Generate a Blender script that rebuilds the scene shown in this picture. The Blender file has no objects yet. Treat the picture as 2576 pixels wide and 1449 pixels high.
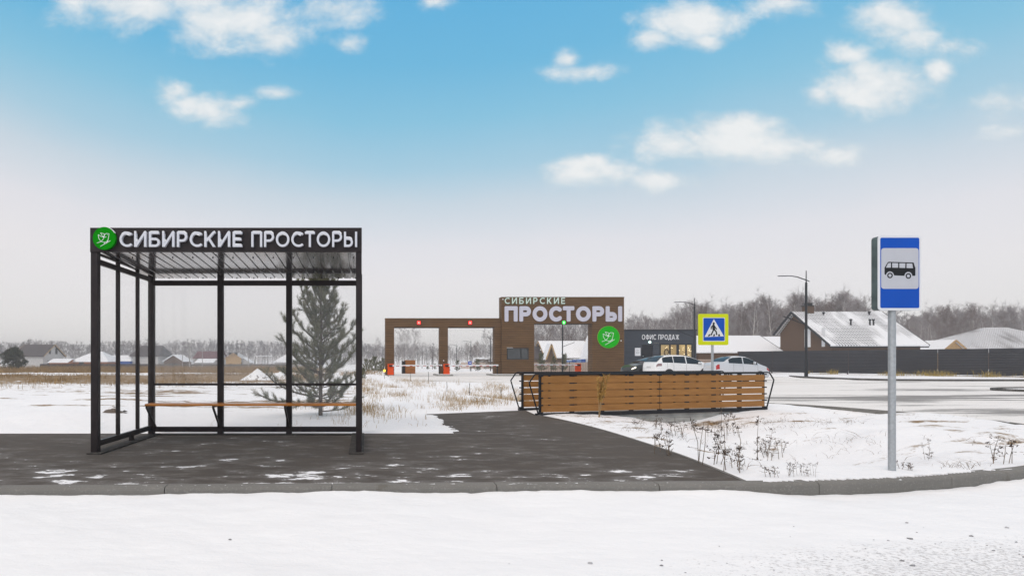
import bpy, bmesh, math, random
import numpy as np
from mathutils import Vector, Matrix
from mathutils.geometry import delaunay_2d_cdt
R = math.radians
SC = bpy.context.scene
COL = SC.collection

# ------------------------------------------------------------------ camera
# photo pixels below are those of a 2576 x 1449 view: focal 1500, vanishing point (920, 902), eye 1.5 m
F, VX, VY, EYE = 1500.0, 920.0, 902.0, 1.5
cd = bpy.data.cameras.new('camera'); cam = bpy.data.objects.new('camera', cd); COL.objects.link(cam)
cam.location = (0, 0, EYE); cam.rotation_euler = (R(90), 0, 0)
cd.sensor_width = 36.0; cd.lens = F / 2576 * 36
cd.shift_x = (1288 - VX) / 2576; cd.shift_y = (VY - 723.5) / 2576
cd.clip_start = 0.05; cd.clip_end = 5000
SC.camera = cam

# ------------------------------------------------------------------ exposure
SC.view_settings.view_transform = 'Standard'; SC.view_settings.look = 'None'
SC.view_settings.exposure = 0.0; SC.view_settings.gamma = 1.0
SC.cycles.max_bounces = 8; SC.cycles.transparent_max_bounces = 24; SC.cycles.volume_bounces = 0
SC.cycles.use_denoising = True

# ------------------------------------------------------------------ sun (thin high haze, soft shadows)
SUN_EL, SUN_AZ = R(38), R(215)          # azimuth clockwise from +Y
sl = bpy.data.lights.new('sun', 'SUN'); so = bpy.data.objects.new('sun', sl); COL.objects.link(so)
sl.energy = 1.15; sl.angle = R(24); sl.color = (1.0, 0.89, 0.78)
sd = Vector((math.sin(SUN_AZ) * math.cos(SUN_EL), math.cos(SUN_AZ) * math.cos(SUN_EL), math.sin(SUN_EL)))
so.rotation_euler = sd.to_track_quat('Z', 'Y').to_euler(); so.location = sd * 50

# ------------------------------------------------------------------ sky
def srgb(r, g, b):
    f = lambda c: c / 12.92 if c <= .04045 else ((c + .055) / 1.055) ** 2.4
    return (f(r / 255), f(g / 255), f(b / 255), 1.0)

W = bpy.data.worlds.new('World'); SC.world = W; W.use_nodes = True
WT = W.node_tree; WT.nodes.clear()
def wn(t, **k):
    n = WT.nodes.new(t)
    for a, b in k.items(): setattr(n, a, b)
    return n
def wm(op, a, b=None, c=None, clamp=False):
    n = wn('ShaderNodeMath', operation=op); n.use_clamp = clamp
    for i, v in enumerate((a, b, c)):
        if v is None: continue
        if hasattr(v, 'is_output'): WT.links.new(v, n.inputs[i])
        else: n.inputs[i].default_value = v
    return n.outputs[0]
def wmix(fac, a, b):
    n = wn('ShaderNodeMix', data_type='RGBA')
    for i, v in ((0, fac), (6, a), (7, b)):
        if hasattr(v, 'is_output'): WT.links.new(v, n.inputs[i])
        else: n.inputs[i].default_value = v
    return n.outputs[2]
geo = wn('ShaderNodeNewGeometry')
neg = wn('ShaderNodeVectorMath', operation='SCALE'); neg.inputs[3].default_value = -1.0
WT.links.new(geo.outputs['Incoming'], neg.inputs[0])
sep = wn('ShaderNodeSeparateXYZ'); WT.links.new(neg.outputs[0], sep.inputs[0])
dx, dy, dz = sep.outputs
ay = wm('MAXIMUM', wm('ABSOLUTE', dy), 0.02)
U = wm('DIVIDE', dx, ay); V = wm('DIVIDE', dz, ay)
cu = wn('ShaderNodeCombineXYZ'); WT.links.new(U, cu.inputs[0]); WT.links.new(V, cu.inputs[1])
uv = cu.outputs[0]
# clear-sky colour by elevation: the physical sky, veiled by winter haze towards the horizon
sky = wn('ShaderNodeTexSky', sky_type='NISHITA'); sky.sun_disc = False
sky.sun_elevation = SUN_EL; sky.sun_rotation = SUN_AZ; sky.air_density = 1.0; sky.dust_density = 0.4; sky.ozone_density = 3.0
skys = wn('ShaderNodeVectorMath', operation='SCALE'); skys.inputs[3].default_value = 0.08
WT.links.new(sky.outputs[0], skys.inputs[0])
n1 = wn('ShaderNodeTexNoise'); n1.inputs['Scale'].default_value = 2.2; n1.inputs['Detail'].default_value = 3
WT.links.new(uv, n1.inputs['Vector'])
ul = wm('MAXIMUM', wm('SUBTRACT', wm('MULTIPLY', U, -1.0), 0.05), 0.0)
wob = wm('ADD', wm('MULTIPLY', wm('MINIMUM', ul, 0.7), -0.11), wm('MULTIPLY', wm('SUBTRACT', n1.outputs[0], 0.5), 0.05))
lowband = wm('SUBTRACT', 1.0, wm('MULTIPLY', wm('SUBTRACT', dz, 0.36), 6.0, clamp=True), clamp=True)
el = wm('ADD', dz, wm('MULTIPLY', wob, lowband))
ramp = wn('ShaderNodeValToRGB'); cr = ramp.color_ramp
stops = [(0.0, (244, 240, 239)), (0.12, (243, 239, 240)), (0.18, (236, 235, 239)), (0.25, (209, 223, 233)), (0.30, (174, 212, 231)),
         (0.37, (141, 202, 230)), (0.44, (115, 191, 229)), (0.53, (99, 183, 229)), (0.64, (222, 214, 210)), (1.0, (242, 230, 222))]  # last stops: unseen overhead sky, whitened to light the scene
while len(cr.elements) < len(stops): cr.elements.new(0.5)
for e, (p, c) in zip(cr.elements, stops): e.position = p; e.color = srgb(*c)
WT.links.new(el, ramp.inputs[0])
clear = wmix(0.10, ramp.outputs[0], skys.outputs[0])
# overhead sky out of view, brightened to light the scene softly and nearly neutrally
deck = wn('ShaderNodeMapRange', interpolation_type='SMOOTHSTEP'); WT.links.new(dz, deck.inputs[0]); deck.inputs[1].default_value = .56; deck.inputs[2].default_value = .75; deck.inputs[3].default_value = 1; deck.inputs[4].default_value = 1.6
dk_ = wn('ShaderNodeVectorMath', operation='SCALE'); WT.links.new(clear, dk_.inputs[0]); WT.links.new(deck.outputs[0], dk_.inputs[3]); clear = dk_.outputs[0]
# cumulus: soft clumps of fractal noise at fixed directions
CL = [(330, 8, 190, 75, 1), (560, 55, 170, 75, 1), (685, 95, 85, 48, 1), (470, -25, 260, 75, 1), (840, 22, 120, 45, .75), (870, 112, 55, 26, .7), (1100, 2, 45, 30, .8),
      (432, 232, 66, 32, .8), (480, 258, 60, 26, .8), (530, 275, 105, 42, .85), (600, 262, 60, 24, .7), (695, 237, 55, 22, .66),
      (1462, 180, 98, 26, .9), (1428, 152, 42, 30, .9),
      (1735, 55, 125, 58, 1.05), (1640, 95, 65, 30, .9), (1770, 105, 60, 30, .8),
      (1965, 8, 95, 36, .78), (2250, 50, 110, 62, 1.1), (2300, 95, 70, 45, .85), (2400, 120, 80, 35, .55),
      (2205, 220, 150, 66, 1.1), (2170, 175, 80, 34, .85), (2130, 140, 66, 42, .78), (2358, 185, 42, 40, .9), (2060, 243, 55, 30, .75),
      (2530, 255, 88, 42, .8), (1845, 362, 250, 58, 1.1), (1840, 322, 140, 42, 1.1), (2110, 385, 95, 32, .85), (1985, 372, 130, 46, 1.05), (1690, 362, 110, 36, 1.0),
      (1480, 440, 130, 40, .95), (1470, 412, 75, 26, 1), (1660, 458, 100, 30, .85), (2560, 330, 70, 20, .5)]
nz = wn('ShaderNodeTexNoise'); nz.inputs['Scale'].default_value = 11; nz.inputs['Detail'].default_value = 9; nz.inputs['Roughness'].default_value = .60
nw = wn('ShaderNodeTexNoise'); nw.inputs['Scale'].default_value = 7; nw.inputs['Detail'].default_value = 2
WT.links.new(uv, nw.inputs['Vector'])
nwv = wn('ShaderNodeVectorMath', operation='MULTIPLY_ADD'); nwv.inputs[1].default_value = (.05, .03, 0); WT.links.new(nw.outputs['Color'], nwv.inputs[0]); WT.links.new(uv, nwv.inputs[2])
stz = wn('ShaderNodeVectorMath', operation='MULTIPLY'); stz.inputs[1].default_value = (1, 1.5, 1)
WT.links.new(nwv.outputs[0], stz.inputs[0]); WT.links.new(stz.outputs[0], nz.inputs['Vector'])
def cloud_field(uvo):
    m = None
    for (x, y, a, b, s) in CL:
        sb = wn('ShaderNodeVectorMath', operation='SUBTRACT'); sb.inputs[1].default_value = ((x - VX) / F, (VY - y) / F, 0)
        ml = wn('ShaderNodeVectorMath', operation='MULTIPLY'); ml.inputs[1].default_value = (F / a, F / b, 0)
        ln = wn('ShaderNodeVectorMath', operation='LENGTH')
        WT.links.new(uvo, sb.inputs[0]); WT.links.new(sb.outputs[0], ml.inputs[0]); WT.links.new(ml.outputs[0], ln.inputs[0])
        v = wm('MULTIPLY', wm('SUBTRACT', 1.33, ln.outputs['Value']), s)
        m = v if m is None else wm('SMOOTH_MAX', m, v, 0.12)
    return m
cf = cloud_field(uv)
dens = wm('ADD', cf, wm('MULTIPLY', wm('SUBTRACT', nz.outputs[0], 0.50), 2.3))
al = wn('ShaderNodeMapRange', interpolation_type='SMOOTHSTEP'); WT.links.new(dens, al.inputs[0])
al.inputs[1].default_value = 0.0; al.inputs[2].default_value = 1.05
fade = wm('MULTIPLY', wm('SUBTRACT', V, 0.225), 12.0, clamp=True)
fade = wm('ADD', wm('MULTIPLY', fade, 0.75), 0.25)
alpha = wm('MULTIPLY', wm('MULTIPLY', al.outputs[0], 0.93), wm('MULTIPLY', fade, wm('GREATER_THAN', V, 0.2)))
# brighter where the cloud thickens upward, greyer in the hollows
tone = wn('ShaderNodeMapRange'); WT.links.new(wm('ADD', wm('MULTIPLY', dens, 0.5), nz.outputs[0]), tone.inputs[0])
tone.inputs[1].default_value = 0.6; tone.inputs[2].default_value = 1.25
cloud = wmix(tone.outputs[0], srgb(208, 221, 229), srgb(243, 244, 244))
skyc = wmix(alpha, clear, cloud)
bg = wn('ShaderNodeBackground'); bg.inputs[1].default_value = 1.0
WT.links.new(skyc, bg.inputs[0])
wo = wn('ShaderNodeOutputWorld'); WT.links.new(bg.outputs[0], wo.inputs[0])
W.cycles.sampling_method = 'MANUAL'; W.cycles.sample_map_resolution = 512

# ------------------------------------------------------------------ helpers
def at(px, py, Y): return Vector(((px - VX) / F * Y, Y, EYE - (py - VY) / F * Y))
def gnd(px, py): Y = EYE * F / (py - VY); return Vector(((px - VX) / F * Y, Y, 0))

class MB:
    def __init__(s): s.v = []; s.f = []; s.sm = []
    def add(s, vs, fs, smooth=False):
        o = len(s.v); s.v += [tuple(p) for p in vs]
        s.f += [tuple(i + o for i in f) for f in fs]; s.sm += [smooth] * len(fs)
        return s
    def box(s, a, b):
        (x0, y0, z0), (x1, y1, z1) = [tuple(map(f, a, b)) for f in (min, max)]
        return s.add([(x0, y0, z0), (x1, y0, z0), (x1, y1, z0), (x0, y1, z0), (x0, y0, z1), (x1, y0, z1), (x1, y1, z1), (x0, y1, z1)],
                     [(0, 3, 2, 1), (4, 5, 6, 7), (0, 1, 5, 4), (1, 2, 6, 5), (2, 3, 7, 6), (3, 0, 4, 7)])
    def bar(s, p, q, w, h, up=(0, 0, 1)):          # a straight bar of w (sideways) x h (upwards) from p to q
        p, q = Vector(p), Vector(q); d = (q - p).normalized(); up = Vector(up)
        sd_ = d.cross(up)
        if sd_.length < 1e-4: sd_ = d.cross(Vector((0, 1, 0)))
        sd_.normalize(); u = sd_.cross(d).normalized()
        c = [(-w / 2, -h / 2), (w / 2, -h / 2), (w / 2, h / 2), (-w / 2, h / 2)]
        vs = [e + sd_ * x + u * y for e in (p, q) for x, y in c]
        return s.add(vs, [(0, 1, 2, 3), (7, 6, 5, 4), (0, 4, 5, 1), (1, 5, 6, 2), (2, 6, 7, 3), (3, 7, 4, 0)])
    def tube(s, pts, rs, n=8, cap=True):
        pts = [Vector(p) for p in pts]
        if not isinstance(rs, (list, tuple)): rs = [rs] * len(pts)
        vs = []; fs = []; prev = None
        for i, p in enumerate(pts):
            d = (pts[min(i + 1, len(pts) - 1)] - pts[max(i - 1, 0)]).normalized()
            ref = prev if prev is not None else (Vector((1, 0, 0)) if abs(d.x) < .9 else Vector((0, 1, 0)))
            a = (ref - d * ref.dot(d)).normalized(); b = d.cross(a); prev = a
            vs += [p + (a * math.cos(2 * math.pi * k / n) + b * math.sin(2 * math.pi * k / n)) * rs[i] for k in range(n)]
        for i in range(len(pts) - 1):
            for k in range(n): fs.append((i * n + k, i * n + (k + 1) % n, (i + 1) * n + (k + 1) % n, (i + 1) * n + k))
        s.add(vs, fs, True)
        if cap:
            m = len(pts)
            s.add(vs[:n], [tuple(range(n - 1, -1, -1))]); s.add(vs[(m - 1) * n:], [tuple(range(n))])
        return s
    def prism(s, poly, d0, d1, M=None):            # polygon in local xy pushed from z=d0 to z=d1, mapped by M
        n = len(poly); M = M or Matrix.Identity(4)
        vs = [M @ Vector((x, y, z)) for z in (d0, d1) for x, y in poly]
        fs = [tuple(range(n - 1, -1, -1)), tuple(range(n, 2 * n))] + [(i, (i + 1) % n, n + (i + 1) % n, n + i) for i in range(n)]
        return s.add(vs, fs)
    def shape(s, polys, d0, d1, M=None):           # union of overlapping flat polygons, given thickness
        M = M or Matrix.Identity(4)
        def ccw(p):
            return p if sum(p[i][0] * p[(i + 1) % len(p)][1] - p[(i + 1) % len(p)][0] * p[i][1] for i in range(len(p))) > 0 else list(reversed(p))
        vs = []; fs = []
        for p in map(ccw, polys):
            fs.append(list(range(len(vs), len(vs) + len(p)))); vs += [Vector(q) for q in p]
        r = delaunay_2d_cdt(vs, [], fs, 0, 1e-5)
        tris = [t for t, o in zip(r[2], r[5]) if o]
        P = r[0]; n = len(P); cnt = {}
        T = []
        for t in tris:
            a, b, c = (P[i] for i in t)
            if (b - a).cross(c - a) < 0: t = list(reversed(t))
            T.append(list(t))
            for i in range(3): cnt[(t[i], t[(i + 1) % 3])] = 1
        allv = [M @ Vector((p.x, p.y, d1)) for p in P] + [M @ Vector((p.x, p.y, d0)) for p in P]
        F_ = [tuple(t) for t in T] + [tuple(n + i for i in reversed(t)) for t in T]
        for (a, b) in cnt:
            if (b, a) not in cnt: F_.append((b, a, n + a, n + b))
        return s.add(allv, F_)
    def build(s, name, m, parent=None, bevel=0, seg=2, fix=True):
        me = bpy.data.meshes.new(name); me.from_pydata(s.v, [], s.f); me.update()
        if any(s.sm): me.polygons.foreach_set('use_smooth', s.sm)
        if fix:
            bm = bmesh.new(); bm.from_mesh(me); bmesh.ops.recalc_face_normals(bm, faces=bm.faces)
            bm.to_mesh(me); bm.free()
        o = bpy.data.objects.new(name, me); COL.objects.link(o)
        for x in (m if isinstance(m, (list, tuple)) else [m]): me.materials.append(x)
        if parent: o.parent = parent
        if bevel:
            b = o.modifiers.new('bevel', 'BEVEL'); b.width = bevel; b.segments = seg; b.limit_method = 'ANGLE'; b.angle_limit = R(40)
            b.use_clamp_overlap = True
        return o
def np_mesh(name, verts, faces, m, parent=None, smooth=False):   # faces: (n,k) int array
    me = bpy.data.meshes.new(name); verts = np.asarray(verts, np.float32); faces = np.asarray(faces, np.int32)
    k = faces.shape[1]
    me.vertices.add(len(verts)); me.vertices.foreach_set('co', verts.ravel())
    me.loops.add(faces.size); me.loops.foreach_set('vertex_index', faces.ravel())
    me.polygons.add(len(faces)); me.polygons.foreach_set('loop_start', np.arange(0, faces.size, k, dtype=np.int32))
    if smooth: me.polygons.foreach_set('use_smooth', np.ones(len(faces), bool))
    me.update(); me.validate()
    o = bpy.data.objects.new(name, me); COL.objects.link(o)
    if m: me.materials.append(m)
    if parent: o.parent = parent
    return o
def tag(o, label=None, cat=None, group=None, kind=None):
    for k, v in (('label', label), ('category', cat), ('group', group), ('kind', kind)):
        if v: o[k] = v
    return o
def thing(name, loc, label, cat, group=None, rz=0, scale=1):
    o = bpy.data.objects.new(name, None); COL.objects.link(o); o.empty_display_size = .2
    o.location = loc; o.rotation_euler = (0, 0, rz); o.scale = (scale,) * 3
    return tag(o, label, cat, group)
KIDS = {}
def dup(root, loc, rz=0, scale=1, label=None, group=None):       # copy of a thing with its parts and sub-parts
    def kids(o):
        return [c for c in bpy.data.objects if c.parent == o]
    if root.name not in KIDS: KIDS[root.name] = [(c, kids(c)) for c in kids(root)]
    r = root.copy(); COL.objects.link(r); r.location = loc; r.rotation_euler = (0, 0, rz)
    r.scale = scale if isinstance(scale, (tuple, list)) else (scale,) * 3
    if label: r['label'] = label
    if group: r['group'] = group
    for c, g in KIDS[root.name]:
        c2 = c.copy(); COL.objects.link(c2); c2.parent = r
        for h in g:
            h2 = h.copy(); COL.objects.link(h2); h2.parent = c2
    return r
# numpy value noise
_rng = np.random.default_rng(7); _tab = _rng.random((256, 256))
def vnoise(x, y):
    xi = np.floor(x).astype(int); yi = np.floor(y).astype(int); fx = x - xi; fy = y - yi
    fx = fx * fx * (3 - 2 * fx); fy = fy * fy * (3 - 2 * fy)
    a = _tab[xi & 255, yi & 255]; b = _tab[(xi + 1) & 255, yi & 255]; c = _tab[xi & 255, (yi + 1) & 255]; d = _tab[(xi + 1) & 255, (yi + 1) & 255]
    return (a * (1 - fx) + b * fx) * (1 - fy) + (c * (1 - fx) + d * fx) * fy
def fbm(x, y, o=4):
    s = 0; a = .5; t = 0
    for i in range(o): s = s + a * vnoise(x + 17.3 * i, y + 9.1 * i); t += a; a *= .5; x = x * 2.03; y = y * 2.03
    return s / t
def sstep(a, b, x):
    t = np.clip((x - a) / (b - a), 0, 1); return t * t * (3 - 2 * t)

# ------------------------------------------------------------------ materials
def mat(name, col, rough=.7, metal=0, var=0.0, vscale=4, bump=0, bscale=30, stretch=None, spec=None, coat=0, col2=None, detail=4):
    m = bpy.data.materials.new(name); m.use_nodes = True; nt = m.node_tree; b = nt.nodes['Principled BSDF']
    c = tuple(col[:3]) + (1,)
    b.inputs['Base Color'].default_value = c; b.inputs['Roughness'].default_value = rough; b.inputs['Metallic'].default_value = metal
    spec = .22 if spec is None else spec
    if spec is not None: b.inputs['Specular IOR Level'].default_value = spec
    if coat: b.inputs['Coat Weight'].default_value = coat; b.inputs['Coat Roughness'].default_value = .08
    tc = nt.nodes.new('ShaderNodeTexCoord'); vec = tc.outputs['Object']
    if stretch:
        mp = nt.nodes.new('ShaderNodeMapping'); mp.inputs['Scale'].default_value = stretch; nt.links.new(vec, mp.inputs[0]); vec = mp.outputs[0]
    if var or col2:
        n = nt.nodes.new('ShaderNodeTexNoise'); n.inputs['Scale'].default_value = vscale; n.inputs['Detail'].default_value = detail
        nt.links.new(vec, n.inputs['Vector'])
        mr = nt.nodes.new('ShaderNodeMapRange'); mr.inputs[1].default_value = .3; mr.inputs[2].default_value = .7; nt.links.new(n.outputs[0], mr.inputs[0])
        mx = nt.nodes.new('ShaderNodeMix'); mx.data_type = 'RGBA'; nt.links.new(mr.outputs[0], mx.inputs[0])
        lo = tuple(x * (1 - var) for x in c[:3]) + (1,); hi = (tuple(col2[:3]) + (1,)) if col2 else tuple(min(1, x * (1 + var)) for x in c[:3]) + (1,)
        mx.inputs[6].default_value = lo; mx.inputs[7].default_value = hi
        nt.links.new(mx.outputs[2], b.inputs['Base Color'])
    if bump:
        n = nt.nodes.new('ShaderNodeTexNoise'); n.inputs['Scale'].default_value = bscale; n.inputs['Detail'].default_value = 5
        nt.links.new(vec, n.inputs['Vector'])
        bp = nt.nodes.new('ShaderNodeBump'); bp.inputs['Strength'].default_value = bump; bp.inputs['Distance'].default_value = .02
        nt.links.new(n.outputs[0], bp.inputs['Height']); nt.links.new(bp.outputs[0], b.inputs['Normal'])
    return m
def glow(name, col, strength):
    m = bpy.data.materials.new(name); m.use_nodes = True; nt = m.node_tree; b = nt.nodes['Principled BSDF']
    b.inputs['Base Color'].default_value = tuple(col[:3]) + (1,); b.inputs['Emission Color'].default_value = tuple(col[:3]) + (1,); b.inputs['Emission Strength'].default_value = strength
    return m
def glass(name, film=.1, refl=.08, tint=(1, 1, 1)):
    m = bpy.data.materials.new(name); m.use_nodes = True; nt = m.node_tree; nt.nodes.clear()
    out = nt.nodes.new('ShaderNodeOutputMaterial'); tr = nt.nodes.new('ShaderNodeBsdfTransparent'); tr.inputs[0].default_value = tuple(tint) + (1,)
    gl = nt.nodes.new('ShaderNodeBsdfGlossy'); gl.inputs['Roughness'].default_value = .02
    df = nt.nodes.new('ShaderNodeBsdfDiffuse'); df.inputs[0].default_value = (.75, .75, .77, 1)
    tl = nt.nodes.new('ShaderNodeBsdfTranslucent'); tl.inputs[0].default_value = (.75, .75, .77, 1)
    md = nt.nodes.new('ShaderNodeMixShader'); md.inputs[0].default_value = .5; nt.links.new(df.outputs[0], md.inputs[1]); nt.links.new(tl.outputs[0], md.inputs[2])
    m1 = nt.nodes.new('ShaderNodeMixShader'); m1.inputs[0].default_value = film; nt.links.new(tr.outputs[0], m1.inputs[1]); nt.links.new(md.outputs[0], m1.inputs[2])
    fr = nt.nodes.new('ShaderNodeLayerWeight'); pw = nt.nodes.new('ShaderNodeMath'); pw.operation = 'POWER'; pw.inputs[1].default_value = 4; nt.links.new(fr.outputs['Facing'], pw.inputs[0])
    mu = nt.nodes.new('ShaderNodeMath'); mu.operation = 'MULTIPLY_ADD'; mu.inputs[1].default_value = refl * 3; mu.inputs[2].default_value = refl * .5; mu.use_clamp = True; nt.links.new(pw.outputs[0], mu.inputs[0])
    m2 = nt.nodes.new('ShaderNodeMixShader'); nt.links.new(mu.outputs[0], m2.inputs[0]); nt.links.new(m1.outputs[0], m2.inputs[1]); nt.links.new(gl.outputs[0], m2.inputs[2])
    nt.links.new(m2.outputs[0], out.inputs[0]); return m
SNOW = (.86, .865, .885)
M = dict(
    snow=mat('snow_cover', SNOW, .75, var=.03, vscale=3, bump=.35, bscale=14),
    metal_brown=mat('dark_brown_metal', (.022, .016, .017), .42, var=.25, vscale=6, bump=.06, bscale=120),
    metal_black=mat('black_metal', (.012, .013, .017), .45, var=.2, vscale=8),
    white=mat('white_paint', (.82, .82, .85), .45, var=.03, vscale=9),
    black=mat('black_paint', (.01, .01, .012), .5),
    steel=mat('galvanised_steel', (.42, .44, .46), .45, metal=.6, var=.12, vscale=25),
    concrete=mat('concrete', (.30, .29, .27), .9, var=.2, vscale=5, bump=.4, bscale=60),
    bark=mat('grey_bark', (.23, .20, .19), .9, var=.3, vscale=6),
    birch=mat('birch_bark', (.5, .47, .45), .9, var=.35, vscale=9),
)
# ================================================================== setting: ground, road, pavement, kerb
KERB = [(-60, 4.9), (-30, 6.02), (-12, 6.68), (-4.3, 6.92), (0, 7.05), (3, 7.13), (4.8, 7.18), (6, 7.24), (7.0, 7.42), (8.0, 7.72), (9.1, 8.08), (11, 9.05), (13, 10.8), (14.6, 12.6), (15.25, 14.4),
        (15.05, 17), (14.4, 19.2), (13.2, 20.5), (12.2, 20.95)]
def smooth_line(P, n=6):
    out = []
    for i in range(len(P) - 1):
        p0 = np.array(P[max(i - 1, 0)], float); p1 = np.array(P[i], float); p2 = np.array(P[i + 1], float); p3 = np.array(P[min(i + 2, len(P) - 1)], float)
        for k in range(n):
            t = k / n
            out.append(tuple(.5 * (2 * p1 + (p2 - p0) * t + (2 * p0 - 5 * p1 + 4 * p2 - p3) * t * t + (3 * p1 - p0 - 3 * p2 + p3) * t ** 3)))
    return out + [tuple(P[-1])]
KL = smooth_line(KERB)
kx = np.array([p[0] for p in KL if p[0] <= 15.2 and p[1] < 14]); ky = np.array([p[1] for p in KL if p[0] <= 15.2 and p[1] < 14])
def kerb_y(x): return np.interp(x, kx, ky)

def poly_sd(P, x, y):       # signed distance, negative inside
    P = np.array(P, float); d = np.full(x.shape, 1e9); ins = np.zeros(x.shape, bool)
    for i in range(len(P)):
        (ax, ay_), (bx, by) = P[i], P[(i + 1) % len(P)]
        ex, ey = bx - ax, by - ay_; t = np.clip(((x - ax) * ex + (y - ay_) * ey) / (ex * ex + ey * ey + 1e-12), 0, 1)
        d = np.minimum(d, np.hypot(x - ax - t * ex, y - ay_ - t * ey))
        c = ((ay_ > y) != (by > y)); ins ^= c & (x < (bx - ax) * (y - ay_) / (by - ay_ + 1e-12) + ax)
    return np.where(ins, -d, d)

PATH_R = [(4.63, 7.33), (4.78, 8.33), (4.90, 9.4), (4.97, 10.9), (4.98, 12.9), (4.8, 14.9), (4.58, 15.9)]
WALK = [(x, kerb_y(x) + .14) for x in (-60, -30, -12, -6, -3, 0, 2, 3.5)] + PATH_R + [(4.68, 17.45), (4.2, 17.3), (1.66, 16.25), (1.78, 14.5), (1.82, 13.2), (1.80, 12.05), (-60, 11.9)]
SIDE = [(15.32, 12), (15.3, 14.4), (15.1, 17), (14.45, 19.2), (13.2, 20.6), (12.2, 21.0), (11.4, 23), (10, 29), (8.8, 35.7), (5.5, 38.5), (2.4, 43.5), (2.1, 49), (2.2, 70), (21.5, 70), (21.5, 56.5),
        (25, 53), (35.5, 51), (34.8, 44), (37, 41.5), (47, 41), (90, 40), (90, 12)]
def drop(x, y):
    return sstep(60, 100, y) * (-.6 - .6 * (1 - sstep(-20, 12, x))) * (1 - sstep(28, 40, x))
def ditch_x(y): return np.interp(y, [8, 12, 18, 27, 36], [7.2, 8.2, 8.6, 5.8, 2.0])
def terrain(x, y):
    z = .03 + drop(x, y)
    z = z + (fbm(x * .35, y * .35, 4) - .5) * .22 * sstep(13, 20, y) + (fbm(x * 1.7 + 40, y * 1.7, 3) - .5) * .06 + (fbm(x * 6, y * 6 + 3, 2) - .5) * .016
    z = z + (fbm(x * .5 + 8, y * .6, 3) - .5) * .30 * sstep(5.3, 7, x) * (1 - sstep(14.2, 15.5, x)) * sstep(8.2, 10, y) * (1 - sstep(17, 19, y)) + .10 * np.exp(-(((x - 10.6) / 1.5) ** 2 + ((y - 11.8) / .9) ** 2))
    # drift on the left field
    z = z + .16 * np.exp(-(((x + 7.5) / 2.6) ** 2 + ((y - 14.5) / 1.6) ** 2))
    d = x - ditch_x(y); dep = (.60 - .22 * sstep(12, 15, y)) * sstep(8.0, 10.5, y) * (1 - sstep(30, 38, y))
    wl = np.where(d < 0, 1.5, 2.1)
    z = z - dep * np.exp(-(d / wl) ** 2)
    # verge beside the side road kerb
    z = z - .16 * np.exp(-(np.hypot(x - 14.3, y - 17.3) / 1.3) ** 2) - .10 * np.exp(-(((x - 12.5) / 2.2) ** 2 + ((y - 9.7) / 1.3) ** 2))
    return z
def ground_z(x, y):
    x = np.asarray(x, float); y = np.asarray(y, float)
    z = terrain(x, y)
    # fresh snow line creeping over the pavement
    rag = (fbm(x * 2.2, y * 5.0, 4) - .5) * 1.1 * sstep(1.0, 1.8, x) * (1 - sstep(2.6, 3.2, x)) * sstep(12.0, 12.5, y) * (1 - sstep(15.6, 16.2, y))
    sw = poly_sd(WALK, x, y) - rag
    z = np.where(sw < 0, np.minimum(z, -.05), z)
    z = np.where(sw >= 0, -.02 + (np.maximum(z, -.9) + .02) * sstep(0, np.where(x > 4.3, .5, .12), sw), z)
    ss = poly_sd(SIDE, x, y)
    z = np.where(ss < 0, np.minimum(z, -.12 + np.minimum(0, drop(x, y))), np.where(ss < .6, z * sstep(0, .6, ss) + (1 - sstep(0, .6, ss)) * (-.06), z))
    kd = y - kerb_y(x)
    z = np.where((x < 15) & (kd < .08), -.45, z)
    z = np.where((x >= 15) & (y < 14), -.45, z)
    return z
def gz(x, y): return float(ground_z(np.array([x]), np.array([y]))[0])

def mask_mat(name, base, build):
    m = bpy.data.materials.new(name); m.use_nodes = True; nt = m.node_tree; b = nt.nodes['Principled BSDF']
    build(nt, b); return m
class NT:
    def __init__(s, nt): s.nt = nt
    def n(s, t, **k):
        x = s.nt.nodes.new(t)
        for a, v in k.items(): setattr(x, a, v)
        return x
    def put(s, sock, v):
        if hasattr(v, 'is_output'): s.nt.links.new(v, sock)
        else: sock.default_value = v
    def math(s, op, a, b=None, clamp=False):
        x = s.n('ShaderNodeMath', operation=op); x.use_clamp = clamp; s.put(x.inputs[0], a)
        if b is not None: s.put(x.inputs[1], b)
        return x.outputs[0]
    def noise(s, scale, detail=4, vec=None, rough=.5, stretch=None):
        x = s.n('ShaderNodeTexNoise'); x.inputs['Scale'].default_value = scale; x.inputs['Detail'].default_value = detail; x.inputs['Roughness'].default_value = rough
        if vec is None: vec = s.n('ShaderNodeTexCoord').outputs['Object']
        if stretch:
            mp = s.n('ShaderNodeMapping'); mp.inputs['Scale'].default_value = stretch; s.put(mp.inputs[0], vec); vec = mp.outputs[0]
        s.put(x.inputs['Vector'], vec); return x.outputs[0]
    def ramp(s, v, a, b, lo=0, hi=1):
        x = s.n('ShaderNodeMapRange', interpolation_type='SMOOTHSTEP'); s.put(x.inputs[0], v); x.inputs[1].default_value = a; x.inputs[2].default_value = b; x.inputs[3].default_value = lo; x.inputs[4].default_value = hi
        return x.outputs[0]
    def mix(s, f, a, b):
        x = s.n('ShaderNodeMix', data_type='RGBA'); s.put(x.inputs[0], f); s.put(x.inputs[6], a); s.put(x.inputs[7], b); return x.outputs[2]
    def bump(s, h, st, dist=.02, prev=None):
        x = s.n('ShaderNodeBump'); x.inputs['Strength'].default_value = st; x.inputs['Distance'].default_value = dist; s.put(x.inputs['Height'], h)
        if prev is not None: s.put(x.inputs['Normal'], prev)
        return x.outputs[0]
    def attr(s, name): return s.n('ShaderNodeAttribute', attribute_name=name).outputs['Fac']
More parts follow.
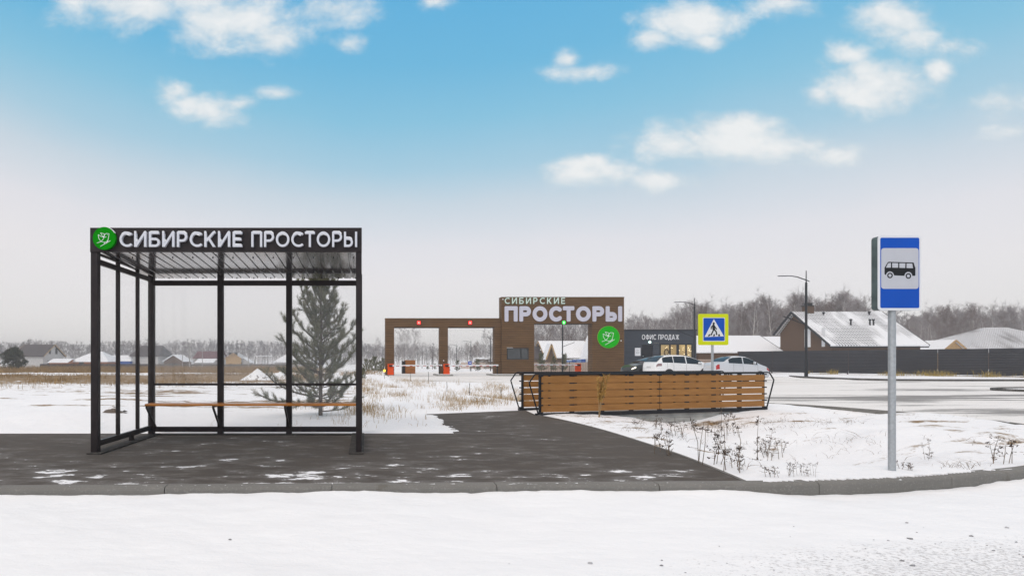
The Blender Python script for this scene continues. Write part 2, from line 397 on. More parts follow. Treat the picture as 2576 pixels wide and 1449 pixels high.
def m_ground(nt, b):
    t = NT(nt); br = t.attr('brown')
    pat = t.noise(1.3, 6, rough=.62, stretch=(1, 1.6, 1)); fine = t.noise(16, 4)
    v = t.math('ADD', t.math('ADD', br, t.math('MULTIPLY', t.math('SUBTRACT', pat, .5), 1.5)), t.math('MULTIPLY', t.math('SUBTRACT', fine, .5), .5))
    f = t.ramp(v, .42, .72)
    soil = t.mix(t.noise(5, 3), (.15, .098, .052, 1), (.33, .228, .122, 1))
    sn = t.mix(t.noise(.7, 5), (.80, .80, .825, 1), (.88, .885, .90, 1))
    b.inputs['Roughness'].default_value = .8; b.inputs['Specular IOR Level'].default_value = .2
    t.put(b.inputs['Base Color'], t.mix(f, sn, soil))
    nb = t.bump(t.noise(7, 6, rough=.6), .5, .05); t.put(b.inputs['Normal'], t.bump(t.noise(45, 3), .3, .015, nb))
M['ground'] = mask_mat('snowy_ground', None, m_ground)

# ground: one polar sheet round the camera, dense where the photo looks
az = np.unique(np.concatenate([np.radians(np.linspace(-180, 180, 91)), np.radians(np.linspace(-36, 52, 470))]))
az = az[:-1]
rad = np.concatenate([[.3, 2, 4], np.geomspace(6, 60, 430), np.geomspace(61, 420, 90), [520, 660, 820]])
A, RR = np.meshgrid(az, rad); X = np.sin(A) * RR; Y = np.cos(A) * RR
Zg = ground_z(X, Y)
na, nr = len(az), len(rad)
idx = np.arange(na * nr).reshape(nr, na); i2 = np.roll(idx, -1, 1)
faces = np.stack([idx[:-1], i2[:-1], i2[1:], idx[1:]], -1).reshape(-1, 4)[:, ::-1]
ground = tag(np_mesh('ground', np.stack([X, Y, Zg], -1).reshape(-1, 3), faces, M['ground'], smooth=True), kind='structure')
def band(y, a, b, s): return sstep(a - s, a + s, y) * (1 - sstep(b - s, b + s, y))
left = 1 - sstep(-4, 3, X + Y * .04)
edge = fbm(X * .12, Y * .12, 3) * 6 - 3
brown = left * (.85 * band(Y + edge, 38, 56, 4) + .42 * band(Y + edge, 27, 38, 3) + .95 * sstep(80, 86, Y + edge * 1.5) * (1 - sstep(150, 170, Y)) + .25 * band(Y, 56, 80, 4))
brown = np.maximum(brown, .16 * sstep(12.5, 16, Y) * (1 - sstep(36, 46, Y)) * (X < 10))
brown = np.maximum(brown, .30 * sstep(56, 60, Y) * (X < 14) * (1 - left) * (poly_sd(SIDE, X, Y) > 0))
brown = np.maximum(brown, (.12 + .55 * sstep(.52, .7, fbm(X * .22 + 3, Y * 1.5, 4))) * (X < -.5) * sstep(14, 17, Y) * (1 - sstep(27, 30, Y)))
brown = np.maximum(brown, .52 * sstep(.55, .7, fbm(X * .6, Y * 2.2 + 7, 3)) * (X > 5) * (X < 15) * sstep(8.5, 10, Y) * (1 - sstep(17.5, 19, Y)))
brown = np.maximum(brown, .55 * np.exp(-(np.hypot((X + 7.0) / .7, (Y - 15.6) / .35) ** 2)))
dd = (X - 8.0) / .9
brown = np.maximum(brown, .14 * np.exp(-dd ** 2) * band(Y, 9, 17, 1))
brown = np.maximum(brown, .85 * sstep(44, 50, Y) * np.exp(-((poly_sd([(41, 64), (54, 49), (90, 8), (91, 9), (55, 50), (42, 65)], X, Y)) / .8) ** 2))
at_ = ground.data.attributes.new('brown', 'FLOAT', 'POINT'); at_.data.foreach_set('value', brown.ravel().astype(np.float32))

# near road under packed snow
def m_road(nt, b):
    t = NT(nt); g = t.attr('grit')
    sp = t.noise(26, 6, rough=.72, stretch=(1, 1.5, 1)); v = t.math('ADD', t.math('MULTIPLY', g, .9), t.math('MULTIPLY', t.math('SUBTRACT', sp, .5), 1.6))
    f = t.ramp(v, .66, .86, 0, .6)
    sn = t.mix(t.noise(1.1, 5, stretch=(1, 2, 1)), (.83, .835, .855, 1), (.885, .89, .905, 1))
    t.put(b.inputs['Base Color'], t.mix(f, sn, (.33, .32, .32, 1))); b.inputs['Roughness'].default_value = .75; b.inputs['Specular IOR Level'].default_value = .2
    nb = t.bump(t.noise(5, 6, rough=.62, stretch=(1, 1.8, 1)), .45, .04); t.put(b.inputs['Normal'], t.bump(t.noise(60, 3), .3, .008, nb))
M['road'] = mask_mat('packed_snow_road', None, m_road)
xs = np.unique(np.concatenate([np.linspace(-60, -7, 40), np.linspace(-7, 11, 300), np.linspace(11, 15.2, 30), [20, 40, 90]]))
ts = np.concatenate([np.linspace(-14, 3.6, 16), np.linspace(3.7, 7.0, 90)]); ts = (ts - ts[0]) / (7.0 - ts[0])
XX, TT = np.meshgrid(xs, ts)
KY = np.where(XX <= 15.2, kerb_y(XX) - .004, 12.0); YY = -14 + (KY + 14) * TT
dk = KY - YY
bank = .055 * np.exp(-dk / .35) * (1 - sstep(4.2, 5.2, XX)) + .035 * np.exp(-dk / .5) * (fbm(XX * 1.1 + 3, XX * 0, 2) - .35) * 2 * sstep(4, 5, XX)
ZR = -.125 + bank + (fbm(XX * .8, YY * 1.2, 3) - .5) * .08 + (fbm(XX * 4, YY * 6, 3) - .5) * .022 * (1 - .5 * np.exp(-dk / .1)) - .022 * sstep(3.5, 5.5, XX) * (1 - .8 * sstep(6.3, 9, XX))
ZR += .02 * (fbm(XX * 7, YY * 0 + 2, 3) - .5) * np.exp(-dk / .12)
i_ = np.arange(XX.size).reshape(XX.shape)
fr = np.stack([i_[:-1, :-1], i_[:-1, 1:], i_[1:, 1:], i_[1:, :-1]], -1).reshape(-1, 4)
road = tag(np_mesh('road', np.stack([XX, YY, ZR], -1).reshape(-1, 3), fr, M['road'], smooth=True), kind='structure')
grit = np.clip(.05 + .62 * sstep(5.9, 4.6, YY - (XX - 2) * .17) * sstep(-1.5, 5, XX) + .16 * sstep(6, 4.4, YY), 0, 1)
road.data.attributes.new('grit', 'FLOAT', 'POINT').data.foreach_set('value', grit.ravel().astype(np.float32))

# asphalt pavement
def m_walk(nt, b):
    t = NT(nt); co = t.n('ShaderNodeTexCoord').outputs['Object']; sp = t.n('ShaderNodeSeparateXYZ'); t.put(sp.inputs[0], co)
    big = t.noise(.55, 4); mid = t.noise(3, 5, stretch=(.5, 1.4, 1)); gr = t.noise(130, 2)
    c = t.mix(big, (.060, .050, .043, 1), (.092, .078, .068, 1)); c = t.mix(t.ramp(mid, .45, .75, 0, .55), c, (.10, .083, .068, 1))
    c = t.mix(t.ramp(gr, .58, .8, 0, .55), c, (.2, .19, .18, 1))
    # trodden scraps of snow, thicker near the kerb
    near = t.ramp(sp.outputs[1], 7.0, 9.8, .14, .05)
    lim = t.math('ADD', t.ramp(sp.outputs[0], 3.2, 4.3, 0, -.05), near)
    s1 = t.noise(2.3, 8, rough=.68, stretch=(.8, 1.5, 1)); s2 = t.noise(.7, 2, stretch=(1, 1.3, 1))
    v = t.math('ADD', t.math('ADD', s1, lim), t.math('MULTIPLY', t.math('SUBTRACT', s2, .5), .35))
    f = t.ramp(v, .70, .74)
    dust = t.ramp(v, .52, .74, 0, .13)
    c = t.mix(dust, c, (.6, .6, .6, 1)); c = t.mix(f, c, (.84, .84, .86, 1))
    t.put(b.inputs['Base Color'], c); b.inputs['Roughness'].default_value = .88; b.inputs['Specular IOR Level'].default_value = .25
    nb = t.bump(gr, .35, .006); t.put(b.inputs['Normal'], t.bump(f, .4, .02, nb))
M['walk'] = mask_mat('worn_asphalt', None, m_walk)
def sheet(name, P, z, m, thick=.06):
    mb = MB(); mb.shape([P], z - thick, z); return mb.build(name, m)
pavement = tag(sheet('pavement', WALK, 0.0, M['walk'], .2), kind='structure')

# kerb: concrete stones following the road edge
def m_kerb(nt, b):
    t = NT(nt); c = t.mix(t.noise(1.7, 5), (.13, .125, .115, 1), (.215, .205, .19, 1)); c = t.mix(t.ramp(t.noise(40, 4), .5, .8, 0, .5), c, (.32, .31, .29, 1))
    c = t.mix(t.ramp(t.noise(1.1, 6, rough=.7), .6, .68, 0, .45), c, (.10, .085, .065, 1))
    sp = t.n('ShaderNodeSeparateXYZ'); t.put(sp.inputs[0], t.n('ShaderNodeNewGeometry').outputs['Normal'])
    s = t.math('MULTIPLY', t.ramp(t.noise(2.1, 6, rough=.7, stretch=(.6, 1, 1)), .60, .64), t.ramp(sp.outputs[2], .6, .9))
    t.put(b.inputs['Base Color'], t.mix(s, c, (.84, .84, .86, 1))); b.inputs['Roughness'].default_value = .9
    t.put(b.inputs['Normal'], t.bump(t.noise(70, 4), .35, .008))
M['kerb'] = mask_mat('kerb_concrete', None, m_kerb)
kb = MB()
kp = [np.array(p) for p in KL]; seg = np.array([0] + [np.linalg.norm(kp[i + 1] - kp[i]) for i in range(len(kp) - 1)]).cumsum()
def kpt(s): return np.array([np.interp(s, seg, [p[0] for p in kp]), np.interp(s, seg, [p[1] for p in kp])])
s0 = 42.0
while s0 < seg[-1] - .1:
    s1 = min(s0 + 1.96, seg[-1]); ring = []
    n = 7
    for k in range(n):
        s = s0 + .005 + (s1 - s0 - .01) * k / (n - 1); p = kpt(s); tg = kpt(s + .05) - kpt(s - .05); tg /= np.linalg.norm(tg); nm = np.array([-tg[1], tg[0]])
        up = .0 + .022 * float(sstep(4.6, 6.5, p[0]))
        prof = [(0, -.5), (0, up - .035), (.012, up - .012), (.04, up), (.17, up + .004), (.17, -.5)]
        ring.append([(p[0] + nm[0] * a, p[1] + nm[1] * a, z) for a, z in prof])
    vs = [q for r_ in ring for q in r_]; m_ = 6
    fs = [(i * m_ + j, i * m_ + (j + 1) % m_, (i + 1) * m_ + (j + 1) % m_, (i + 1) * m_ + j) for i in range(n - 1) for j in range(m_)]
    kb.add(vs, fs + [tuple(range(m_)), tuple(range(len(vs) - 1, len(vs) - m_ - 1, -1))]); s0 = s1
tag(kb.build('kerb', M['kerb']), kind='structure')
# pavement edging along the path
eb = MB()
for P in (PATH_R,):
    q = smooth_line(P, 4)
    for i in range(len(q) - 1):
        eb.bar((q[i][0] + .02, q[i][1], -.06), (q[i + 1][0] + .02, q[i + 1][1], -.06), .05, .14)
tag(eb.build('path_edging', mat('edging_concrete', (.17, .16, .15), .9, var=.2)), kind='structure')

# side road: swept, sanded, driven-over snow
def m_side(nt, b):
    t = NT(nt); co = t.n('ShaderNodeTexCoord').outputs['Object']
    st = t.noise(.55, 7, rough=.66, stretch=(.22, 1.5, 1)); br = t.noise(.13, 3, stretch=(.6, 1.4, 1))
    v = t.math('ADD', t.math('ADD', st, t.math('MULTIPLY', t.math('SUBTRACT', br, .5), .65)), t.math('MULTIPLY', t.math('SUBTRACT', t.noise(12, 3), .5), .08))
    sn = t.mix(t.noise(.25, 5, stretch=(.5, 1.5, 1)), (.72, .695, .675, 1), (.84, .825, .815, 1))
    sp = t.n('ShaderNodeSeparateXYZ'); t.put(sp.inputs[0], co)
    # wheel tracks swept bare where cars turn in
    yy = t.math('SUBTRACT', sp.outputs[1], t.math('ADD', 22.6, t.math('MULTIPLY', t.math('SUBTRACT', sp.outputs[0], 15.0), .10)))
    bell = t.math('MULTIPLY', t.math('MAXIMUM', t.math('SUBTRACT', 1.0, t.math('MULTIPLY', t.math('ABSOLUTE', yy), .34)), 0.0), t.ramp(sp.outputs[0], 12.5, 16, 0, .15))
    y2 = t.math('SUBTRACT', sp.outputs[1], t.math('ADD', 27.5, t.math('MULTIPLY', sp.outputs[0], .05)))
    bell2 = t.math('MULTIPLY', t.math('MAXIMUM', t.math('SUBTRACT', 1.0, t.math('MULTIPLY', t.math('ABSOLUTE', y2), .5)), 0.0), .08)
    v = t.math('ADD', v, t.math('ADD', bell, bell2))
    f = t.ramp(v, .57, .69, 0, .85)
    t.put(b.inputs['Base Color'], t.mix(f, sn, (.16, .15, .145, 1))); b.inputs['Roughness'].default_value = .75; b.inputs['Specular IOR Level'].default_value = .25
    t.put(b.inputs['Normal'], t.bump(t.noise(3, 5, stretch=(.4, 1.5, 1)), .25, .03))
M['side'] = mask_mat('driven_snow', None, m_side)
tag(sheet('side_road', SIDE, -.03, M['side'], .15), kind='structure')
vk = MB(); q = smooth_line([(36, 50.6), (35.2, 46.5), (36, 42.6), (39, 41.4), (47, 41), (62, 40.5)], 5)
for a_, b_ in zip(q, q[1:]): vk.bar((a_[0], a_[1], .02), (b_[0], b_[1], .02), .16, .18)
tag(vk.build('verge_kerb', mat('dark_kerb', (.10, .095, .09), .9, var=.3, vscale=2)), kind='structure')
ik = MB(); q = smooth_line([(36.5, 30.5), (32.5, 30.2), (30.6, 29.0), (31.2, 27.6), (34, 26.8)], 5)
for a_, b_ in zip(q, q[1:]): ik.bar((a_[0], a_[1], .0), (b_[0], b_[1], .0), .2, .16)
tag(ik.build('island_kerb', bpy.data.materials['dark_kerb']), kind='structure')
tag(sheet('island', [(p[0] + .1, p[1]) for p in q] + [(40, 27), (40, 30.4)], .02, M['snow'], .1), kind='structure')
# ================================================================== lettering and emblems (2-D strokes joined into solids)
def rrect(x0, y0, x1, y1, r, n=4):
    r = min(r, abs(x1 - x0) / 2 - 1e-4, abs(y1 - y0) / 2 - 1e-4)
    if r <= 1e-4: return [(x0, y0), (x1, y0), (x1, y1), (x0, y1)]
    o = []
    for cx, cy, a in ((x1 - r, y0 + r, -90), (x1 - r, y1 - r, 0), (x0 + r, y1 - r, 90), (x0 + r, y0 + r, 180)):
        for k in range(n + 1):
            t = R(a + 90 * k / n); o.append((cx + r * math.cos(t), cy + r * math.sin(t)))
    return o
def arcband(cx, cy, rx, ry, w, a0, a1, n=18):
    A_ = [R(a0 + (a1 - a0) * k / n) for k in range(n + 1)]
    return [(cx + (rx + w / 2) * math.cos(a), cy + (ry + w / 2) * math.sin(a)) for a in A_] + [(cx + (rx - w / 2) * math.cos(a), cy + (ry - w / 2) * math.sin(a)) for a in reversed(A_)]
def seg2(p, q, w, round_=False):
    (x0, y0), (x1, y1) = p, q; L = math.hypot(x1 - x0, y1 - y0); nx, ny = -(y1 - y0) / L * w / 2, (x1 - x0) / L * w / 2
    o = [(x0 + nx, y0 + ny), (x0 - nx, y0 - ny), (x1 - nx, y1 - ny), (x1 + nx, y1 + ny)]
    return o
def circ(x, y, r, n=12): return [(x + r * math.cos(2 * math.pi * k / n), y + r * math.sin(2 * math.pi * k / n)) for k in range(n)]
def pline(pts, w):
    o = [seg2(a, b, w) for a, b in zip(pts, pts[1:])]
    return o + [circ(x, y, w / 2 * .98, 8) for x, y in pts]
def diag(x0, y0, x1, y1, wx): return [(x0 - wx / 2, y0), (x0 + wx / 2, y0), (x1 + wx / 2, y1), (x1 - wx / 2, y1)]
ADV = {'С': .80, 'И': .80, 'Б': .72, 'Р': .68, 'К': .74, 'Е': .62, 'П': .74, 'О': .92, 'Т': .68, 'Ы': .90, 'Ф': 1.0, 'Д': .84, 'А': .84, 'Ж': 1.08}
ADVB = dict(ADV, **{'П': .90, 'Р': .80, 'О': 1.02, 'С': .84, 'Т': .79, 'Ы': 1.13})
def glyph(g, w, r=0.0, ADV=ADV):
    """stroke outlines of a capital, cap height 1, stroke w, end rounding r"""
    B = ADV[g]; h = w / 2; P = []
    V_ = lambda x, y0=0, y1=1: P.append(rrect(x - h, y0, x + h, y1, r))
    H_ = lambda y, x0, x1: P.append(rrect(x0, y - h, x1, y + h, r))
    def bowl(x0, y0, y1, x1):       # a bowl closed on the right
        ym = (y0 + y1) / 2; ry = (y1 - y0) / 2 - h; rx = min(ry * 1.0, x1 - x0 - h); cx = x1 - h - rx
        P.append(arcband(cx, ym, rx, ry, w, -90, 90)); P.append([(x0, y0), (cx + .001, y0), (cx + .001, y0 + w), (x0, y0 + w)]); P.append([(x0, y1 - w), (cx + .001, y1 - w), (cx + .001, y1), (x0, y1)])
    if g == 'П': V_(h); V_(B - h); H_(1 - h, 0, B)
    elif g == 'И': V_(h); V_(B - h); P.append(diag(h * 1.05, .0 + r * .3, B - h * 1.05, 1 - r * .3, w * 1.12))
    elif g == 'Р': V_(h); bowl(h, .34, 1, B)
    elif g == 'С':
        P.append(arcband(.5, .5, .5 - h, .5 - h, w, 48, 312, 26))
        if r:
            for a in (48, 312): P.append(circ(.5 + (.5 - h) * math.cos(R(a)), .5 + (.5 - h) * math.sin(R(a)), h * .99, 14))
    elif g == 'О':
        for a in (0, 90, 180, 270): P.append(arcband(B / 2, .5, B / 2 - h, .5 - h, w, a - 1, a + 91, 10))
    elif g == 'Б': V_(h); H_(1 - h, 0, B * .92); bowl(h, 0, .6, B)
    elif g == 'К': V_(h); P.append(diag(h * 1.3, .36, B - w * .62, 1, w * 1.3)); P.append(diag(B - w * .62, 0, B * .36, .60, w * 1.2))
    elif g == 'Е': V_(h); H_(h, 0, B); H_(1 - h, 0, B); H_(.5, 0, B * .92)
    elif g == 'Т': V_(B / 2); H_(1 - h, 0, B)
    elif g == 'Ы': V_(h); bowl(h, 0, .62, B * .68); V_(B - h)
    elif g == 'Ф': V_(B / 2, -.04, 1.04); P += [arcband(B / 2, .5, B / 2 - h, .34, w, a - 1, a + 91, 10) for a in (0, 90, 180, 270)]
    elif g == 'Д': P.append(diag(.17, .1, .30, 1, w)); V_(B - h - .1, .1, 1); H_(1 - h, .25, B - .1); H_(.12, 0, B); V_(h, -.16, .15); V_(B - h, -.16, .15)
    elif g == 'А': P.append(diag(h, 0, B / 2 - h * .2, 1, w * 1.1)); P.append(diag(B - h, 0, B / 2 + h * .2, 1, w * 1.1)); H_(.28, .18, B - .18)
    elif g == 'Ж': V_(B / 2); w *= .85; P += [diag(h, 0, B / 2, .62, w), diag(h, 1, B / 2, .38, w), diag(B - h, 0, B / 2, .62, w), diag(B - h, 1, B / 2, .38, w)]
    return P
def layout(text, gap, space=.45, ADV=ADV):
    x = 0; o = []
    for ch in text:
        if ch == ' ': x += space; continue
        o.append((ch, x)); x += ADV[ch] + gap
    return o, x - gap
FRONT = Matrix(((1, 0, 0, 0), (0, 0, -1, 0), (0, 1, 0, 0), (0, 0, 0, 1)))   # xy -> xz, thickness towards -Y
def put_text(parent, text, x0, x1, z0, cap, y, depth, w, m, gap, r=0, space=.45, snow=None, backer=None, ADV=ADV):
    L, tot = layout(text, gap, space, ADV); k = (x1 - x0) / tot
    for ch, ox in L:
        T_ = Matrix.Translation((x0 + ox * k, y, z0)) @ FRONT @ Matrix.Diagonal((k, cap, 1, 1))
        mb = MB(); mb.shape(glyph(ch, w, r, ADV), 0, depth, T_); lo = mb.build('letter', m, parent)
        if backer:
            T2 = Matrix.Translation((x0 + ox * k, y + .004, z0)) @ FRONT @ Matrix.Diagonal((k, cap, 1, 1))
            mb = MB(); off = .055
            mb.shape([[(px_ + (px_ - .4) * .10, py_ + (py_ - .5) * .12) for px_, py_ in p] for p in glyph(ch, w + off, r)], 0, .02, T2); mb.build('letter_back', backer, lo)
        if snow:
            B = ADV[ch]; mb = MB(); S = []; q = w * .5
            if ch in 'ОС':
                S.append([(B / 2 + (B / 2 - .02) * math.cos(R(a)) , .5 + .5 * math.sin(R(a)) + .012) for a in range(42, 139, 8)] + [(B * .22, .74), (B * .5, .83), (B * .78, .74)])
            elif ch in 'ПТЕБ': S.append([(.03, .86), (B * .97 if ch != 'Б' else B * .9, .86), (B * .95 if ch != 'Б' else B * .86, 1.0), (B * .86, 1.05), (.12, 1.05), (.03, 1.0)])
            elif ch == 'Р': S.append([(.02, .90), (B * .86, .86), (B * .94, .80), (B * .93, .95), (B * .75, 1.05), (.1, 1.05), (.02, 1.0)])
            elif ch in 'ИК': S += [[(0.0, .9), (w, .9), (w, 1.0), (w * .6, 1.05), (0, 1.04)], [(B - w * 1.25, .9), (B - .02, .9), (B - .02, 1.0), (B - w * .5, 1.06), (B - w * 1.2, 1.0)],
                                   [(w * .9, .28 if ch == 'И' else .45), (w * 1.6, .42 if ch == 'И' else .56), (w * 1.3, .52 if ch == 'И' else .6), (w * .9, .55 if ch == 'И' else .6)]]
            elif ch == 'Ы': S.append([(w * .95, .56), (B * .5, .56), (B * .64, .46), (B * .6, .6), (B * .45, .67), (w * .95, .68)])
            if ch == 'Е': S += [[(w, .56), (B * .85, .56), (B * .8, .61), (w, .63)], [(w, .1), (B * .98, .1), (B * .9, .2), (w, .22)]]
            for s_ in S: MB().shape([s_], -.004, depth * .96, T_).build('snow_cap', snow, lo)
BIRD = [[(-.51, .31), (-.47, 0), (-.30, -.27), (-.01, -.36), (.20, -.33), (.35, -.15), (.41, .15), (.44, .39), (.20, .42), (.05, .33), (-.07, .09)],
        [(-.51, .31), (-.25, .15), (-.01, .06), (.19, .12)], [(-.30, .47), (-.01, .39), (.08, .30)], [(-.30, .47), (-.19, .24), (-.04, .08)],
        [(.05, .33), (-.01, .06), (-.10, -.12), (-.25, -.27)], [(.05, -.36), (.02, -.48)], [(.20, -.34), (.17, -.44)],
        [(-.62, -.42), (-.28, -.30)], [(-.31, -.71), (.11, -.48), (.55, -.22)], [(.29, -.36), (.36, -.20)], [(.29, .27), (.30, .275)]]
def emblem(parent, x, z, r, y, depth, face, line, rim=None, w=.045):
    T_ = Matrix.Translation((x, y, z)) @ FRONT @ Matrix.Diagonal((r, r, 1, 1))
    mb = MB(); mb.prism(circ(0, 0, 1, 48), 0, depth, T_); d = mb.build('emblem_disc', face, parent)
    mb = MB(); S = []
    for p in BIRD: S += pline(p, w)
    mb.shape(S, depth - .002, depth + .004, T_); mb.build('bird_mark', line, d)
    if rim:
        mb = MB(); mb.shape([arcband(0, 0, 1.0, 1.0, .05, a, a + 91, 14) for a in (0, 90, 180, 270)], .01, depth * .9, T_); mb.build('rim', rim, d)
    return d

# ================================================================== bus shelter
GREEN = mat('emblem_green', (.0, .24, .0), .45, spec=.05)
LETTER = mat('letter_white', (.66, .67, .73), .4)
MARK = mat('bird_line_white', (.62, .78, .62), .5)
sh = thing('bus_shelter', (0, 0, 0), 'dark brown steel bus shelter with glass panes and a corrugated roof on the asphalt pavement', 'bus shelter')
Y0, Y1 = 9.45, 11.8; XL, XR = -4.305, -.09; XLb = -4.235
mb_ = M['metal_brown']
def sbar(name, p, q, w, h, m=None, bv=.006, up=(0, 0, 1)):
    return MB().bar(p, q, w, h, up).build(name, m or mb_, sh, bevel=bv)
for x, y, w in ((XL, Y0 + .055, .112), (XR - .02, Y0 + .055, .092), (XLb, Y1, .112), (-2.87, Y1, .112), (-1.515, Y1, .112), (XR - .03, Y1, .1)):
    MB().box((x - w / 2, y - .055, 0), (x + w / 2, y + .055, 3.22 if y < 10 else 3.17)).build('post', mb_, sh, bevel=.006)
def lx(y): return XL + (XLb - XL) * (y - Y0) / (Y1 - Y0)
for y in (10.3, 11.12):
    MB().box((lx(y) - .028, y - .035, .2), (lx(y) + .028, y + .035, 3.22)).build('side_post', mb_, sh, bevel=.004)
MB().box((lx(10.85) - .035, 10.82, 0), (lx(10.85) + .035, 10.89, .1)).build('foot', mb_, sh)
# rails: back wall and the two ends
xs_ = [XLb + .056, -2.87 - .056, -2.87 + .056, -1.515 - .056, -1.515 + .056, XR - .08]
for z, h in ((3.0, .1), (1.0, .045), (.115, .1)):
    for a, b in ((0, 1), (2, 3), (4, 5)):
        sbar('back_rail', (xs_[a], Y1, z), (xs_[b], Y1, z), .07, h)
for z, h in ((3.06, .085), (.15, .09)):
    sbar('end_rail', (XL, Y0 + .112, z), (XLb, Y1 - .057, z), .06, h)
    sbar('end_rail', (XR - .025, Y0 + .112, z), (XR - .03, Y1 - .057, z), .06, h)
sbar('roof_beam', (XL, Y0 + .112, 3.185), (XLb, Y1 - .057, 3.165), .05, .035)
# fascia with snow lodged behind it
MB().box((XL - .056, Y0 - .02, 3.19), (XR + .028, Y0 + .012, 3.575)).build('fascia', mb_, sh, bevel=.004)
# corrugated roof, sloping back
rf = MB(); prof = []; x = XL - .02
n_r = 25; pitch = (XR - XL + .02) / n_r
for k in range(n_r):
    a = x + k * pitch
    prof += [(a, 0), (a + pitch * .80, 0), (a + pitch * .84, .018), (a + pitch * .96, .018)]
prof.append((x + n_r * pitch, 0))
vs = []; fs = []
for (yy, zz) in ((Y0 + .014, 3.235), (Y1 + .16, 3.115)):
    vs += [(px_, yy, zz + dz_) for px_, dz_ in prof]
n = len(prof); fs = [(i, i + 1, n + i + 1, n + i) for i in range(n - 1)]
def m_roof():
    m = mat('glossy_roof_sheet', (.075, .07, .075), .16, metal=0, var=.3, vscale=2, stretch=(2, .3, 1), coat=.7, bump=.08, bscale=6)
    m.node_tree.nodes['Principled BSDF'].inputs['Specular IOR Level'].default_value = 1.0
    return m
M['roof_sheet'] = m_roof()
roof = rf.add(vs, fs).build('roof', M['roof_sheet'], sh)
so_ = roof.modifiers.new('thick', 'SOLIDIFY'); so_.thickness = .004; so_.offset = 1
MB().box((XL, 10.02, 3.262), (XR, 10.08, 3.30)).build('purlin', mb_, sh); MB().box((XL, 11.02, 3.215), (XR, 11.08, 3.26)).build('purlin', mb_, sh)
MB().box((XL - .03, Y0 + .02, 3.30), (XR, Y1 + .12, 3.36)).build('roof_snow', M['snow'], sh, bevel=.02)
for yy, zz in ((10.05, 3.199), (11.05, 3.150), (Y1 + .12, 3.112)):
    for k in range(0, n_r, 2):
        cx = x + k * pitch + pitch * .33; MB().tube([(cx, yy, zz + .012), (cx, yy, zz - .008)], .011, 6).build('roof_screw', M['black'], roof)
# glass
M['pane'] = glass('shelter_glass', .055, .04); M['pane_clear'] = glass('shelter_end_glass', .02, .02)
for a, b in ((0, 1), (2, 3), (4, 5)):
    for z0, z1 in ((1.03, 2.945), (.17, .97)):
        MB().box((xs_[a] + .003, Y1 - .004, z0), (xs_[b] - .003, Y1 + .004, z1)).build('glass_pane', M['pane'], sh)
for ya, yb in ((Y0 + .115, 10.262), (10.338, 11.082), (11.158, Y1 - .06)):
    MB().prism([(ya, .2), (yb, .2), (yb, 3.01), (ya, 3.01)], -.003, .003, Matrix(((0, 0, 1, lx((ya + yb) / 2)), (1, 0, 0, 0), (0, 1, 0, 0), (0, 0, 0, 1)))).build('end_pane', M['pane_clear'], sh)
MB().box((XR - .03, Y0 + .115, .2), (XR - .024, Y1 - .06, 3.01)).build('end_pane', M['pane_clear'], sh)
# bench
wood_o = mat('varnished_bench_wood', (.44, .15, .014), .38, var=.3, vscale=3, stretch=(.6, 9, 9), coat=.3)
bn = MB().box((-4.17, 11.24, .615), (XR - .08, 11.62, .655)).build('bench_seat', wood_o, sh, bevel=.008)
for bx in (-4.15, -2.89, -1.53):
    bk = MB(); bk.bar((bx, 11.28, .598), (bx, 11.74, .598), .035, .03); bk.bar((bx, 11.29, .585), (bx + .02, 11.72, .17), .035, .03); bk.build('bench_bracket', mb_, bn)
# concrete strip foundations
edg = mat('dark_footing', (.055, .05, .046), .9, var=.3, vscale=9)
fp = MB(); fp.bar((XL + .03, Y0 - .08, .012), (XLb + .03, Y1 + .1, .012), .24, .024); fp.build('footing', edg, sh, bevel=.006)
fp = MB(); fp.bar((XR - .06, Y0 - .06, .014), (XR - .06, Y1 + .1, .014), .24, .028); fp.build('footing', edg, sh, bevel=.006)
fp = MB(); fp.box((XLb + .16, Y1 - .06, 0), (XR - .19, Y1 + .1, .02)); fp.build('footing', edg, sh, bevel=.006)
# name on the fascia
put_text(sh, 'СИБИРСКИЕ', -3.872, -1.945, 3.262, .238, Y0 - .02, .055, .15, LETTER, .16, snow=M['snow'])
put_text(sh, 'ПРОСТОРЫ', -1.800, -.135, 3.262, .238, Y0 - .02, .055, .145, LETTER, .13, snow=M['snow'])
em = emblem(sh, -4.11, 3.395, .178, Y0 - .022, .06, GREEN, M['white'], w=.036)
sn = MB(); sn.shape([[(1.02 * math.cos(R(a)), 1.02 * math.sin(R(a))) for a in range(28, 97, 6)] + [(.90 * math.cos(R(a)), .96 * math.sin(R(a))) for a in range(92, 27, -6)]], .0, .058,
                    Matrix.Translation((-4.11, Y0 - .022, 3.395)) @ FRONT @ Matrix.Diagonal((.18, .182, 1, 1))); sn.build('snow_cap', M['snow'], em)

# ================================================================== bus stop sign
BLUE = mat('sign_blue', (.0, .072, .44), .35, var=.06, vscale=3); SIGNW = mat('sign_white', (.50, .51, .56), .4, var=.04, vscale=4)
RIMW = mat('sign_rim_white', (.72, .73, .76), .4); ALU = mat('sign_aluminium_side', (.10, .13, .13), .5, metal=.3, var=.3, vscale=6)
Ys = 7.72
def sx(px): return (px - VX) / F * Ys
def sz(py): return EYE - (py - VY) / F * Ys
bs = thing('bus_stop_sign', (sx(2254), Ys + .06, .0), 'blue bus stop sign with a black bus pictogram on a galvanised pole behind the kerb', 'road sign')
ox, oy, oz = bs.location
SC_ = lambda px, py: (sx(px) - ox, sz(py))
def plate(name, parent, x0, x1, z0, z1, r, d0, d1, m, y): return MB().shape([rrect(x0, z0, x1, z1, r, 5)], d0, d1, Matrix.Translation((0, y, 0)) @ FRONT).build(name, m, parent)
x0, x1, z0, z1 = sx(2207) - ox, sx(2315) - ox, sz(780), sz(592)
